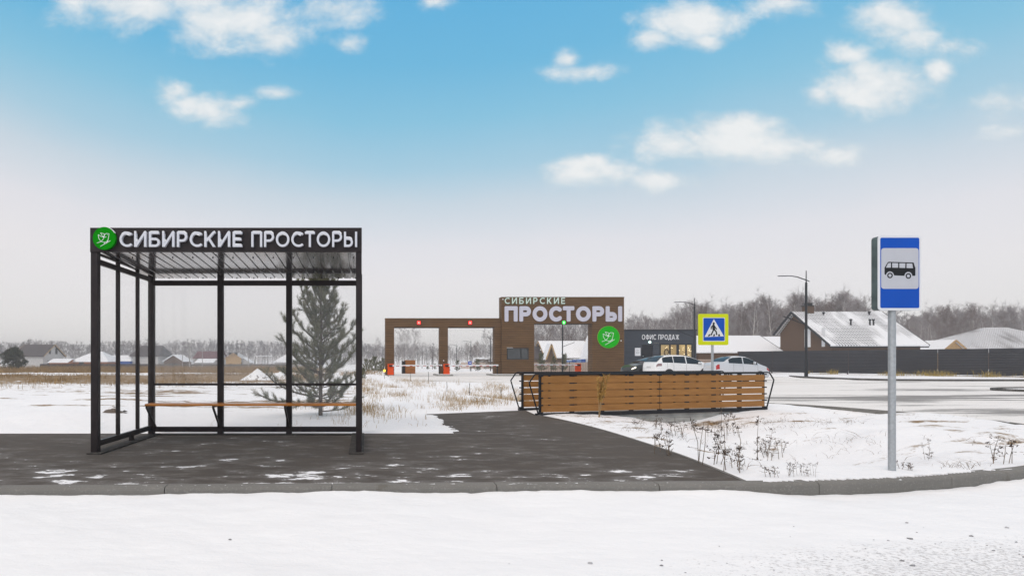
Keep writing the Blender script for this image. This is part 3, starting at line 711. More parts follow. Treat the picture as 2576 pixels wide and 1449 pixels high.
pl = plate('sign_plate', bs, x0, x1, z0, z1, .045, 0, .012, RIMW, -.062)
plate('back_plate', bs, x0 + .004, x1 - .004, z0 + .004, z1 - .004, .045, -.1, .0, ALU, -.0635)
plate('blue_field', pl, x0 + .026, x1 - .026, z0 + .03, z1 - .03, .02, .012, .0135, BLUE, -.062)
wx0, wx1, wz0, wz1 = sx(2214) - ox, sx(2308) - ox, sz(726), sz(624)
plate('white_panel', pl, wx0, wx1, wz0, wz1, .035, .0135, .015, SIGNW, -.062)
def zpx(zx, zy): return SC_((2520 + zx / 5.173) / 1.16460, (660 + zy / 5.173) / 1.1646)   # from the enlarged view of the sign
def pg(pts): return [zpx(*p) for p in pts]
bus = MB(); TB = Matrix.Translation((0, -.062, 0)) @ FRONT
def arc_px(cx, cy, r, a0, a1, n=10): return [(cx + r * math.cos(R(a0 + (a1 - a0) * k / n)), cy - r * math.sin(R(a0 + (a1 - a0) * k / n))) for k in range(n + 1)]
S = [pg([(352, 640), (400, 560), (415, 552), (790, 562), (812, 630), (820, 640), (817, 645), (352, 645)][::-1])]
S.append(pg([(352, 643), (818, 643), (818, 755), (808, 764)] + arc_px(712, 764, 60, 0, 180, 14) + [(500, 757)] + arc_px(434, 757, 60, 5, 178, 14)[0:] + [(372, 752), (352, 738)]))
bus.shape(S, .015, .0162, TB)
for cx, cy in ((434, 758), (712, 766)): bus.shape([[zpx(*q) for q in arc_px(cx, cy, 42, a, a + 91, 8)] + [zpx(*q) for q in reversed(arc_px(cx, cy, 24, a, a + 91, 8))] for a in (0, 90, 180, 270)], .015, .0162, TB)
bus.build('bus_pictogram', M['black'], pl)
wn_ = MB()
for q in ([(372, 640), (404, 574), (446, 566), (446, 640)], [(466, 570), (556, 572), (556, 641), (466, 640)], [(575, 573), (665, 574), (662, 645), (575, 643)], [(684, 576), (768, 578), (780, 648), (684, 646)]):
    wn_.shape([pg(q)], .0162, .0174, TB)
wn_.build('pictogram_windows', SIGNW, pl)
MB().tube([(0, 0, -.1), (0, 0, z1 - .1)], .041, 20).build('pole', M['steel'], bs)
for z in (z0 + .2, z1 - .22): MB().box((-.06, -.05, z - .02), (.06, .05, z + .02)).build('clamp', M['steel'], bs)

# ================================================================== pedestrian crossing sign
Yc = 21.5; cxs = (1792 - VX) / F * Yc
cs = thing('crossing_sign', (cxs, Yc, gz(cxs, Yc)), 'yellow square pedestrian crossing sign with a blue panel on a pale pole behind the footbridge', 'road sign')
oz = cs.location.z; k = Yc / F
def cz(px, py): return ((px - 1792) * k, EYE - (py - VY) * k - oz)
YEL = mat('sign_fluorescent_yellow', (.62, .68, .0), .4); 
a = cz(1754, 867); b = cz(1829, 789)
cp = plate('sign_plate', cs, a[0], b[0], a[1], b[1], .05, 0, .03, YEL, -.05)
def zc(zx, zy): return cz((1800 + zx / 5.152) / 1.1646, (860 + zy / 5.152) / 1.1646)
a = zc(1316, 716); b = zc(1648, 358); plate('white_border', cp, a[0], b[0], a[1], b[1], .03, .03, .033, RIMW, -.05)
a = zc(1324, 706); b = zc(1641, 366); plate('blue_field', cp, a[0], b[0], a[1], b[1], .03, .033, .036, BLUE, -.05)
TC = Matrix.Translation((0, -.05, 0)) @ FRONT
MB().shape([[zc(1340, 650), zc(1632, 640), zc(1480, 380)]], .036, .039, TC).build('white_triangle', RIMW, cp)
wk = MB(); S = [[zc(1477 + 17 * math.cos(t * .5236), 447 - 17 * math.sin(t * .5236)) for t in range(12)]]
for p, w in (([(1474, 478), (1478, 540)], .075), ([(1465, 480), (1440, 500), (1438, 535)], .028), ([(1490, 490), (1522, 536)], .03), ([(1480, 535), (1512, 565), (1524, 622)], .036), ([(1476, 540), (1460, 575), (1434, 626)], .036)):
    q = [zc(*v) for v in p]
    for u, v in zip(q, q[1:]): S.append(seg2(u, v, w * 1.25))
    S += [circ(u[0], u[1], w * .6, 8) for u in q[:-1]]
for c in (1405, 1484, 1563): S.append([zc(c - 18, 640), zc(c + 10, 638), zc(c + 14 - (c - 1484) * .12, 608), zc(c - 8 - (c - 1484) * .12, 609)])
wk.shape(S, .039, .042, TC); wk.build('walker_pictogram', M['black'], cp)
MB().tube([(0, 0, -.2), (0, 0, 2.9)], .042, 16).build('pole', M['steel'], cs)

# ================================================================== footbridge
fb = thing('footbridge', (0, 0, 0), 'short footbridge over the snowy ditch with brown plank railings and black frames', 'footbridge')
plank_m = mat('railing_planks', (.30, .135, .036), .65, var=.10, vscale=1.5, stretch=(.6, 6, 9), bump=.12, bscale=40, col2=(.34, .160, .045))
deck_m = mat('bridge_deck_concrete', (.36, .35, .33), .9, var=.2, vscale=3, bump=.3, bscale=30)
NA, NB = Vector((4.66, 15.96, 0)), Vector((12.0, 18.0, 0)); FA = Vector((4.70, 17.62, 0)); ux = (NB - NA).normalized(); L_ = (NB - NA).length; uy = Vector((-ux.y, ux.x, 0))
FA = NA + uy * 1.62 + ux * .42
LF = L_ - .35
bm_ = MB(); dm = (NA + FA) / 2
bm_.bar(NA + uy * .81 + ux * -.25 + Vector((0, 0, -.10)), NA + uy * .81 + ux * (L_ + .5) + Vector((0, 0, -.10)), 1.56, .16); bm_.build('deck', deck_m, fb, bevel=.01)
for s0_, s1_ in ((.5, 2.1), (2.12, 4.4), (4.42, L_ + .55)):
    MB().bar(NA + uy * .12 + ux * s0_ + Vector((0, 0, -.245)), NA + uy * .12 + ux * s1_ + Vector((0, 0, -.245)), .2, .125).build('deck_edge', deck_m, fb, bevel=.01)
MB().bar(NB + uy * -.1 + ux * -.9 + Vector((0, 0, -.37)), NB + uy * -.1 + ux * .55 + Vector((0, 0, -.28)), .3, .2).build('abutment', M['concrete'], fb, bevel=.03)
posts_ = {}
for (o_, ln, side) in ((NA, L_, -1), (FA, LF, 1)):
    up = Vector((0, 0, 1)); bay = ln / 8; fr = MB()
    base = MB().bar(o_ + up * -.0 - ux * .12, o_ + ux * (ln + .12) + up * -.0, .09, .10).build('base_beam', M['metal_black'], fb)
    for k_ in range(9):
        w_ = .05
        if k_ == 0: w_ = .07
        MB().bar(o_ + ux * (bay * k_) + up * .05, o_ + ux * (bay * k_) + up * 1.03, .05, .05, ux).build('railing_post', M['metal_black'], fb); posts_[(side, k_)] = bpy.data.objects[-1] if 0 else COL.objects[-1]
    for r_ in range(5):
        z_ = .165 + r_ * .195
        for c_, (a_, b_) in enumerate(((.02, ln / 2 - .012), (ln / 2 + .012, ln - .02))):
            MB().bar(o_ + ux * a_ + uy * (side * .045) + up * z_, o_ + ux * b_ + uy * (side * .045) + up * z_, .03, .170).build('plank', plank_m, fb, bevel=.004)
    fr.bar(o_ + ux * -.02 + up * 1.075, o_ + ux * (ln + .02) + up * 1.075, .045, .03); fr.build('top_rail', M['metal_black'], fb)
    for k_ in range(9):
        for r_ in range(6):
            MB().bar(o_ + ux * (bay * k_ - .07) + uy * (side * .045) + up * (.0675 + r_ * .195), o_ + ux * (bay * k_ + .07) + uy * (side * .045) + up * (.0675 + r_ * .195), .033, .036).build('spacer', M['metal_black'], posts_[(side, k_)])
    for s_, e_ in ((-1, 0), (1, ln)):
        p_ = [o_ + ux * (e_ + s_ * d_) + uy * (side * .05) + up * z_ for d_, z_ in ((-.05, 1.10), (.13, 1.10), (.19, 1.08), (.35, .87), (.33, .80), (.08, .04))]
        if s_ == 1: p_ = [o_ + ux * (ln / 2) + uy * (side * .05) + up * 1.10] + p_
        else: p_ = [o_ + ux * (ln / 2) + uy * (side * .05) + up * 1.10] + p_
        MB().tube(p_, .02, 8).build('handrail', M['metal_black'], fb)
# ================================================================== entrance gate
YG = 55.0
def gx(px): return (px - VX) / F * YG
def gh(py): return EYE + (VY - py) / F * YG
SLAT = mat('brown_slat_cladding', (.135, .070, .027), .65, var=.25, vscale=1.3, stretch=(.5, 2, 9), col2=(.185, .100, .042))
CORE = mat('dark_gate_core', (.022, .014, .010), .8)
gate = thing('entrance_gate', (0, 0, 0), 'brown slatted entrance gate with a tall sign tower and a lower frame over two lanes', 'gate')
TX0, TX1, TOP = 12.54, 23.84, 7.22; OX0, OX1, OT = 15.55, 20.9, 4.73
FX = [1.8, 2.64, 6.86, 7.63, 11.95, 12.52]; FT, FB = 5.28, 4.40; FY = YG + .25
core = MB()
for a, b, z0_, z1_ in ((TX0, OX0, 0, TOP - .03), (OX1, TX1, 0, TOP - .03), (OX0, OX1, OT, TOP - .03)):
    core.box((a + (.03 if a in (TX0, OX1) else 0), YG + .03, z0_), (b - (.03 if b in (OX0, TX1) else 0), YG + 1.1, z1_))
core.build('tower_core', CORE, gate)
core = MB()
for a, b in ((0, 1), (2, 3), (4, 5)): core.box((FX[a] + .03, FY + .03, 0), (FX[b] - .03, FY + .9, FB))
core.box((FX[0] + .03, FY + .03, FB), (TX0, FY + .9, FT - .03)); core.build('frame_core', CORE, gate)
def slats(rects, z1_, y, dep, holes=(), pitch=.1635, bw=.126):
    mb = MB(); z_ = z1_ - bw
    while z_ > .0:
        for a, b, lo, hi in rects:
            if z_ + bw * .5 < lo or z_ + bw * .5 > hi: continue
            cuts = [(a, b)]
            for h0, h1, k0, k1 in holes:
                if k0 < z_ + bw * .6 and z_ + bw * .4 < k1:
                    cuts = [c for u, v in cuts for c in ((u, min(v, h0)), (max(u, h1), v)) if c[1] - c[0] > .02]
            for u, v in cuts: mb.box((u, y, z_), (v, y + .028, z_ + bw))
            for sx_ in (a, b):        # returns on the side faces
                if (sx_, ) and sx_ in RET: mb.box((sx_ - (0 if RET[sx_] < 0 else .026), y + .029, z_), (sx_ + (.026 if RET[sx_] < 0 else 0), y + dep, z_ + bw))
        z_ -= pitch
    return mb
RET = {TX0: -1, OX1: -1, TX1: 1, OX0: 1, FX[0]: -1, FX[2]: -1, FX[4]: -1, FX[1]: 1, FX[3]: 1}
WIN = (gx(1275), gx(1330), gh(903.5), gh(874))
slats([(TX0, OX0, 0, OT), (OX1, TX1, 0, OT), (TX0, TX1, OT, 9)], TOP - .02, YG, 1.12, holes=[WIN]).build('tower_cladding', SLAT, gate)
slats([(FX[0], FX[1], 0, FB), (FX[2], FX[3], 0, FB), (FX[4], FX[5], 0, FB), (FX[0], FX[5], FB, 9)], FT - .02, FY, .92).build('frame_cladding', SLAT, gate)
MB().box((TX0 - .02, YG - .01, TOP - .03), (TX1 + .02, YG + 1.13, TOP)).build('coping', CORE, gate)
MB().box((FX[0] - .02, FY - .01, FT - .03), (TX0 - .002, FY + .93, FT)).build('coping', CORE, gate)
# guard window
DARKF = mat('graphite_frame', (.02, .023, .028), .5); WGL = mat('dark_window_glass', (.035, .04, .045), .08, var=.4, vscale=1.5, spec=.9)
a, b, z0_, z1_ = WIN; wf = MB()
for p, q in (((a, z0_), (b, z0_ + .09)), ((a, z1_ - .09), (b, z1_)), ((a, z0_ + .091), (a + .08, z1_ - .091)), ((b - .08, z0_ + .091), (b, z1_ - .091)), ((a + 1.25, z0_ + .091), (a + 1.36, z1_ - .091))):
    wf.box((p[0], YG - .015, p[1]), (q[0], YG + .035, q[1]))
wf = wf.build('guard_window', DARKF, gate)
MB().box((a + .08, YG + .012, z0_ + .09), (b - .08, YG + .026, z1_ - .09)).build('pane', WGL, wf)
MB().box((a + .0, YG - .05, z1_ + .003), (a + .55, YG, z1_ + .03)).build('sill_snow', M['snow'], wf)
# lettering
LGT = mat('letter_pale_green', (.66, .76, .70), .4); LGR = mat('letter_side_green', (.02, .12, .035), .5); LBIG = mat('big_letter_white', (.56, .55, .64), .45); LBK = mat('letter_shadow_side', (.05, .04, .06), .5)
put_text(gate, 'СИБИРСКИЕ', gx(1269.5), gx(1421), gh(763.5), gh(748) - gh(763.5), YG - .006, .06, .155, LGT, .38, backer=LGR)
put_text(gate, 'ПРОСТОРЫ', gx(1269), gx(1564), gh(808), gh(769.5) - gh(808), YG - .006, .10, .265, LBIG, .12, r=.075, ADV=ADVB)
GREEN2 = mat('gate_emblem_green', (.0, .40, .0), .45, spec=.05); LRIM = mat('emblem_rim_yellow_green', (.22, .42, .03), .4)
emblem(gate, gx(1530), gh(847), 1.0, YG - .006, .09, GREEN2, M['white'], LRIM, w=.034)
# lane signals on the beam
SIGB = mat('signal_housing', (.05, .012, .01), .5); RED = glow('signal_red', (1, .02, .01), 1.1); REDX = glow('signal_cross', (1, .35, .3), 1.3); GRN = glow('signal_green', (.0, 1, .05), 1.0); GRW = glow('signal_arrow', (.7, 1, .75), 1.3)
for px in (1054, 1183.5):
    xx, zz = gx(px), gh(810.5)
    hs = MB().box((xx - .19, FY - .09, zz - .19), (xx + .19, FY - .002, zz + .19)).build('lane_signal', SIGB, gate)
    MB().shape([rrect(-.165, -.165, .165, .165, .06)], 0, .004, Matrix.Translation((xx, FY - .09, zz)) @ FRONT).build('signal_face', RED, hs)
    MB().shape([seg2((-.09, -.09), (.09, .09), .045), seg2((-.09, .09), (.09, -.09), .045)], .004, .008, Matrix.Translation((xx, FY - .09, zz)) @ FRONT).build('cross', REDX, hs)
xx, zz = gx(1417), gh(810.5)
hs = MB().prism(circ(0, 0, .19, 20), 0, .08, Matrix.Translation((xx, YG - .106, zz)) @ FRONT).build('lane_signal', SIGB, gate)
MB().prism(circ(0, 0, .165, 20), 0, .004, Matrix.Translation((xx, YG - .188, zz)) @ FRONT).build('signal_face', GRN, hs)
MB().shape([rrect(-.022, -.02, .022, .11, 0), [(-.09, 0), (.09, 0), (0, -.11)]], .004, .008, Matrix.Translation((xx, YG - .188, zz)) @ FRONT).build('arrow', GRW, hs)
for px, py in ((1265, 752), (1360, 879), (1562, 856), (1117, 908 - 2)):
    y_ = FY if px == 1117 else YG
    MB().tube([(gx(px), y_ - .09, gh(py)), (gx(px), y_, gh(py))], [.045, .06], 8).build('camera', M['white'], gate)

# ------------------------------------------------------------------ barriers
ORG = mat('barrier_orange', (.74, .07, .003), .45, spec=.1, var=.08, vscale=3)
BOOM = mat('boom_white', (.74, .74, .76), .5)
RBAND = mat('boom_red', (.42, .03, .03), .5)
def barrier(loc, flip, length, label):
    t = thing('boom_barrier', loc, label, 'barrier', 'orange boom barriers at the gate')
    MB().box((-.28, -.16, .02), (.28, .16, 1.05)).build('cabinet', ORG, t, bevel=.03)
    MB().box((-.33, -.2, -.1), (.33, .2, .05)).build('plinth', M['concrete'], t)
    for s in (-.285, .285): MB().box((s - .03, -.175, .48), (s + .03, -.05, .56)).build('lock', M['black'], t)
    d = -1 if flip else 1
    MB().box((-.16 * d, -.3, .80), (.16 * d, -.162, .96)).build('boom_holder', M['black'], t, bevel=.02)
    bm1 = MB().bar((.161 * d, -.23, .88), (length * d, -.23, .92), .06, .11).build('boom', BOOM, t, bevel=.015)
    MB().bar((.2 * d, -.23, .944), (length * d, -.23, .984), .055, .03).build('boom_snow', M['snow'], bm1)
    n_ = int(length / .62)
    for k_ in range(n_):
        u_ = .5 + k_ * .62; z_ = .88 + .04 * u_ / length - .035
        MB().bar((u_ * d, -.262, z_), ((u_ + .26) * d, -.262, z_ + .002), .006, .05).build('red_band', RBAND, bm1)
    return t
barrier((gx(982.5), YG - .15, .0), False, 4.7, 'orange barrier at the left pillar of the gate, its white boom down')
barrier((gx(1122), YG - .35, .0), False, 4.7, 'orange barrier in front of the middle gate pillar, its white boom down')
Yb3 = 61.0
barrier(((1454 - VX) / F * Yb3, Yb3, 0), True, 4.6, 'orange barrier inside the opening of the tall sign tower')
for px, zt, lab in ((1105.5, .85, 'black boom rest post left of the middle gate pillar'), (1251, .9, 'black boom rest post at the foot of the sign tower')):
    p = at(px, 902, YG - .4); t = thing('boom_rest', (p.x, p.y, 0), lab, 'post', 'boom rest posts')
    MB().box((-.045, -.045, 0), (.045, .045, zt)).build('post', M['metal_black'], t); MB().box((-.09, -.06, zt), (-.05, .06, zt + .12)).box((.05, -.06, zt), (.09, .06, zt + .12)).box((-.09, -.06, zt - .03), (.09, .06, zt - .001)).build('fork', M['metal_black'], t)
isl = MB()
for a_, b_ in ((1096, 1136), (1235, 1344)):
    isl.prism([(gx(a_), YG - 1.0), (gx(a_) + .3, YG - 1.3), (gx(b_) - .3, YG - 1.3), (gx(b_), YG - 1.0), (gx(b_), YG + 2.2), (gx(a_), YG + 2.2)], -.1, .09)
tag(isl.build('gate_kerbs', M['concrete']), kind='structure')
isn = MB()
for a_, b_ in ((1096, 1136), (1235, 1344)): isn.prism([(gx(a_) + .2, YG - .9), (gx(b_) - .2, YG - .95), (gx(b_) - .2, YG + 2.), (gx(a_) + .2, YG + 2.)], .091, .12)
tag(isn.build('island_snow', M['snow']), kind='structure')

# ------------------------------------------------------------------ slatted bin enclosure in the lane
ORW = mat('orange_slat_wood', (.33, .125, .035), .6, var=.3, vscale=2, stretch=(.5, 2, 8))
p = at(1030, 902, 62.5); t = thing('bin_enclosure', (p.x, p.y, -.02), 'orange slatted wooden bin enclosure seen through the left lane of the gate', 'enclosure')
MB().box((-.45, .03, 0), (.60, 1.3, 1.36)).build('frame', CORE, t)
sl_ = MB()
for k_ in range(9): sl_.box((-.42, 0, .02 + k_ * .152), (.62, .029, .155 + k_ * .152))
sl_.build('slatted_door', ORW, t)
MB().box((-.75, .1, 0), (-.452, 1.2, 1.30)).build('side_wall', M['metal_black'], t); MB().box((-.47, -.03, 1.362), (.64, 1.32, 1.40)).build('lid', ORW, t)

# ------------------------------------------------------------------ marker stakes in the snow
first = None
for i, (px, pt, pb) in enumerate(((1032, 937, 958.6), (1077.7, 935, 963.5), (1124, 943, 973), (1181, 944, 982), (1260, 951, 987.6), (967, 934, 953))):
    g = gnd(px, pb); H = (pb - pt) / F * g.y
    labs = ['thin dark marker stake in front of the wooden bin enclosure', 'thin dark marker stake below the boom of the left barrier', 'thin dark marker stake in front of the middle orange barrier',
            'knotted marker stake on the ditch bank right of the middle barrier', 'marker stake with a snow cap nearest the footbridge', 'marker stake with a small lit amber lamp left of the gate']
    t = thing('marker_stake', (g.x, g.y, gz(g.x, g.y) - .02), labs[i], 'stake', 'marker stakes in the snow')
    MB().tube([(0, 0, -.1), (.01, 0, H * .6), (.0, .01, H)], [.016, .014, .012], 6).build('stake', mat('stake_wood', (.10, .085, .075), .8) if i == 0 else bpy.data.materials['stake_wood'], t)
    if i == 3: MB().tube([(0, 0, H * .38), (.0, 0, H * .43), (0, 0, H * .47)], [.01, .04, .01], 8).build('knot', M['black'], t)
    if i == 4: MB().tube([(0, 0, H), (0, 0, H + .04), (0, 0, H + .05)], [.03, .035, .01], 8).build('snow_cap', M['snow'], t)
    if i == 5: MB().tube([(0, 0, H - .02), (0, 0, H + .05), (0, 0, H + .13), (0, 0, H + .16)], [.05, .085, .085, .03], 10).build('amber_lamp', glow('amber_light', (1, .55, .05), 2.5), t)

# ------------------------------------------------------------------ lamp posts
LP = thing('lamp_post', (0, 0, 0), 'tall black lamp post standing on the snowy verge in front of the long grey fence', 'lamp post', 'black lamp posts along the road')
mk = M['metal_black']
MB().tube([(0, 0, -.3), (0, 0, 1.4), (0, 0, 1.42), (0, 0, 7.75), (0, 0, 7.8)], [.13, .13, .10, .085, .05], 12).build('pole', mk, LP)
MB().tube([(0, 0, 7.8), (0, 0, 8.75)], [.04, .03], 8).build('finial', mk, LP)
MB().tube([(.27, 0, 7.87), (0, 0, 7.98), (-.35, 0, 8.1), (-.75, 0, 8.24), (-1.2, 0, 8.31), (-1.65, 0, 8.33)], [.03, .045, .045, .04, .035, .03], 8).build('arm', mk, LP)
MB().box((-2.3, -.09, 8.28), (-1.62, .09, 8.335)).build('luminaire', mk, LP, bevel=.02)
MB().tube([(0, 0, 4.25), (-.3, 0, 4.42), (-1.2, 0, 4.75)], [.04, .04, .03], 8).build('lower_arm', mk, LP); MB().bar((-1.15, 0, 4.73), (-1.9, 0, 5.0), .13, .05).build('lower_luminaire', mk, LP)
LP.location = (*at(2028, 902, 49.0).xy, 0)
for px, Y_, top, rz, lab in ((1747, 58, 749, 0, 'black lamp post beside the sales office behind the crossing sign'), (1233.8, 100, 843, 0, 'lamp post in the right lane of the frame, nearest the sign tower'),
                        (1184.5, 103, 853, 0, 'lamp post beside the small blue sign in the second lane'), (1149, 104, 863, 0, 'lamp post close to the middle gate pillar in the second lane'),
                        (1087.7, 122, 880, 0, 'lamp post in the left lane nearest the middle pillar'), (1074, 124, 879.5, 0, 'second lamp post from the right in the left lane'), (1061.7, 130, 884, 0, 'third lamp post from the right in the left lane'),
                        (1051.4, 134, 886, 0, 'lamp post just right of the wooden bin enclosure'), (1415, 64.5, 800, R(180), 'black lamp post rising in the opening of the sign tower')):
    q = at(px, top, Y_); b_ = gz(q.x, q.y); dup(LP, (q.x, q.y, b_), rz, (q.z - b_) / 8.75, lab)
q = at(1182, 910, 101); t = thing('info_sign', (q.x, q.y, gz(q.x, q.y)), 'small blue road sign in the second lane of the gate', 'road sign')
MB().tube([(0, 0, -.1), (0, 0, 1.6)], .03, 8).build('pole', M['steel'], t); MB().box((-.3, -.05, 1.0 - t.location.z * 0), (.3, -.032, 1.7)).build('sign_plate', BLUE, t); MB().box((-.12, -.056, 1.35), (.2, -.052, 1.5)).build('white_symbol', M['white'], t)

# ================================================================== sales office
YO = 60.0
def ox_(px): return (px - VX) / F * YO
def oz_(py): return EYE + (VY - py) / F * YO
OFW = mat('graphite_siding', (.052, .061, .078), .6, var=.15, vscale=1, stretch=(.4, 2, 5))
of = thing('sales_office', (0, 0, 0), 'flat roofed dark grey office with white lettering and a lit shop window beside the gate', 'building')
a, b, top = ox_(1571.5), ox_(1752), oz_(828); dx0, dx1, dt = ox_(1614), ox_(1642), oz_(866); wx0, wx1, wz1, wz0 = ox_(1659), ox_(1743), oz_(864), .35
def siding(mb, x0, x1, z0, z1, y, ph=.19):
    z_ = z0
    while z_ < z1 - .01:
        e = min(z_ + ph, z1); mb.add([(x0, y, z_), (x1, y, z_), (x1, y + .02, e), (x0, y + .02, e), (x0, y + .06, z_), (x1, y + .06, z_), (x1, y + .06, e), (x0, y + .06, e)],
                                     [(0, 1, 2, 3), (0, 4, 5, 1), (3, 2, 6, 7), (0, 3, 7, 4), (1, 5, 6, 2), (4, 7, 6, 5)]); z_ = e + .003
    return mb
w = MB(); siding(w, a, dx0, 0, top - .12, YO); siding(w, dx0, dx1, dt, top - .12, YO); siding(w, dx1, wx0, 0, top - .12, YO); siding(w, wx0, wx1, wz1, top - .12, YO); siding(w, wx0, wx1, 0, wz0, YO); siding(w, wx1, b, 0, top - .12, YO)
w.box((a, YO + .061, 0), (a + .15, YO + 9, top - .12)); w.box((b - .15, YO + .061, 0), (b, YO + 9, top - .12)); w.box((a + .151, YO + 8.8, 0), (b - .151, YO + 9, top - .12)); w.build('wall', OFW, of)
MB().box((a - .05, YO - .04, top - .118), (b + .05, YO + 9.05, top)).build('roof', DARKF, of)
dr = MB().box((dx0 + .02, YO + .035, .05), (dx1 - .02, YO + .06, dt - .02)).build('door', mat('door_graphite', (.014, .016, .022), .45), of)
for z_ in (.95, 1.35, 1.75): MB().box((dx0 + .10, YO - .03, z_), (dx0 + .2, YO + .034, z_ + .08)).build('handle', M['steel'], dr)
np_ = MB().box((ox_(1597), YO - .03, oz_(894)), (ox_(1611), YO - .004, oz_(874))).build('notice_board', M['white'], of)
nl = MB(); 
for z_, x_ in ((2.40, .12), (2.32, .2), (2.2, .1), (2.12, .1), (2.04, .15)): nl.box((ox_(1597) + x_, YO - .034, z_), (ox_(1611) - x_, YO - .0305, z_ + .03))
nl.build('notice_text', mat('notice_grey', (.35, .36, .4), .6), np_)
MB().tube([(ox_(1633.5), YO - .12, oz_(859.5)), (ox_(1633.5), YO, oz_(859.5))], [.13, .1], 12).build('wall_lamp', glow('lamp_cool_white', (.75, 1, .9), 1.6), of)
put_text(of, 'ОФИС ПРОДАЖ', ox_(1614.5), ox_(1708), oz_(853.3), oz_(840.5) - oz_(853.3), YO - .012, .05, .13, M['white'], .22, space=.5)
# window with the lit room behind
fr = MB(); n_ = 4
fr.box((wx0, YO - .02, wz0), (wx1, YO + .05, wz0 + .1)); fr.box((wx0, YO - .02, wz1 - .1), (wx1, YO + .05, wz1))
px_ = [wx0 + .07, ox_(1685.5), ox_(1705), ox_(1726), wx1 - .07]
for k_, x_ in enumerate(px_): hw_ = .07 if k_ != 2 else .12; fr.box((x_ - hw_, YO - .02, wz0 + .1), (x_ + hw_, YO + .05, wz1 - .1))
fr = fr.build('window_frame', DARKF, of)
GO = glass('office_glass', .02, .06)
for u_, v_ in zip(px_, px_[1:]): MB().box((u_ + .07, YO + .012, wz0 + .1), (v_ - .07, YO + .018, wz1 - .1)).build('pane', GO, fr)
RM = mat('room_wall_beige', (.62, .52, .33), .8); rm = MB()
rm.box((wx0 - .5, YO + 3.2, .02), (b - .27, YO + 3.3, 3.2)); rm.box((wx0 - .6, YO + .08, .02), (wx0 - .5, YO + 3.2, 3.2)); rm.box((b - .26, YO + .08, .02), (b - .17, YO + 3.2, 3.2)); rm.build('room_wall', RM, of)
MB().box((wx0 - .5, YO + .08, 3.2), (b - .27, YO + 3.3, 3.25)).box((wx0 - .5, YO + .08, .0), (b - .27, YO + 3.3, .018)).build('room_ceiling', RM, of)
MB().box((wx0, YO + .6, 3.12), (wx1, YO + 2.6, 3.17)).build('ceiling_lamp', glow('warm_lamp', (1, .86, .55), 1.9), of)
fl = MB(); rr = random.Random(4)
for k_ in range(60): x_ = rr.uniform(wx0, wx1); z_ = rr.uniform(.8, 2.7); fl.box((x_, YO + .20, z_), (x_ + .035, YO + .21, z_ + .035))
fl.build('fairy_lights', glow('fairy_light', (1, .9, .65), 6), of)['kind'] = 'stuff'
wr = MB(); wr.tube([(ox_(1716) + .22 * math.cos(t_ * .6283), YO + 3.12, 2.2 + .35 * math.sin(t_ * .6283)) for t_ in range(11)], .07, 6); wr.build('wall_wreath', mat('wreath_brown', (.12, .08, .03), .8), of)
ps = MB()   # person seated behind the glass: one continuous bust
pxx = ox_(1700)
ps.tube([(pxx, YO + .8, .45), (pxx, YO + .8, .8), (pxx, YO + .8, 1.18), (pxx, YO + .8, 1.38), (pxx, YO + .79, 1.45), (pxx, YO + .78, 1.52), (pxx, YO + .77, 1.6), (pxx, YO + .77, 1.7), (pxx, YO + .78, 1.79), (pxx, YO + .78, 1.82)],
        [.22, .23, .24, .20, .075, .075, .10, .115, .09, .02], 14)
tag(ps.build('person', mat('dark_sweater', (.03, .028, .03), .85)), 'person in dark clothing seated behind the lit office window', 'person')
t = thing('office_desk', (ox_(1728), YO + 1.1, 0), 'dark office desk with a monitor at the right end of the lit window', 'desk')
MB().box((-.6, -.35, .72), (.5, .35, .76)).box((-.6, -.3, 0), (-.56, .3, .719)).box((.46, -.3, 0), (.5, .3, .719)).build('table_top', DARKF, t); MB().box((-.2, -.05, .85), (.35, -.02, 1.25)).box((.05, -.06, .761), (.1, .0, .849)).build('monitor', M['black'], t)

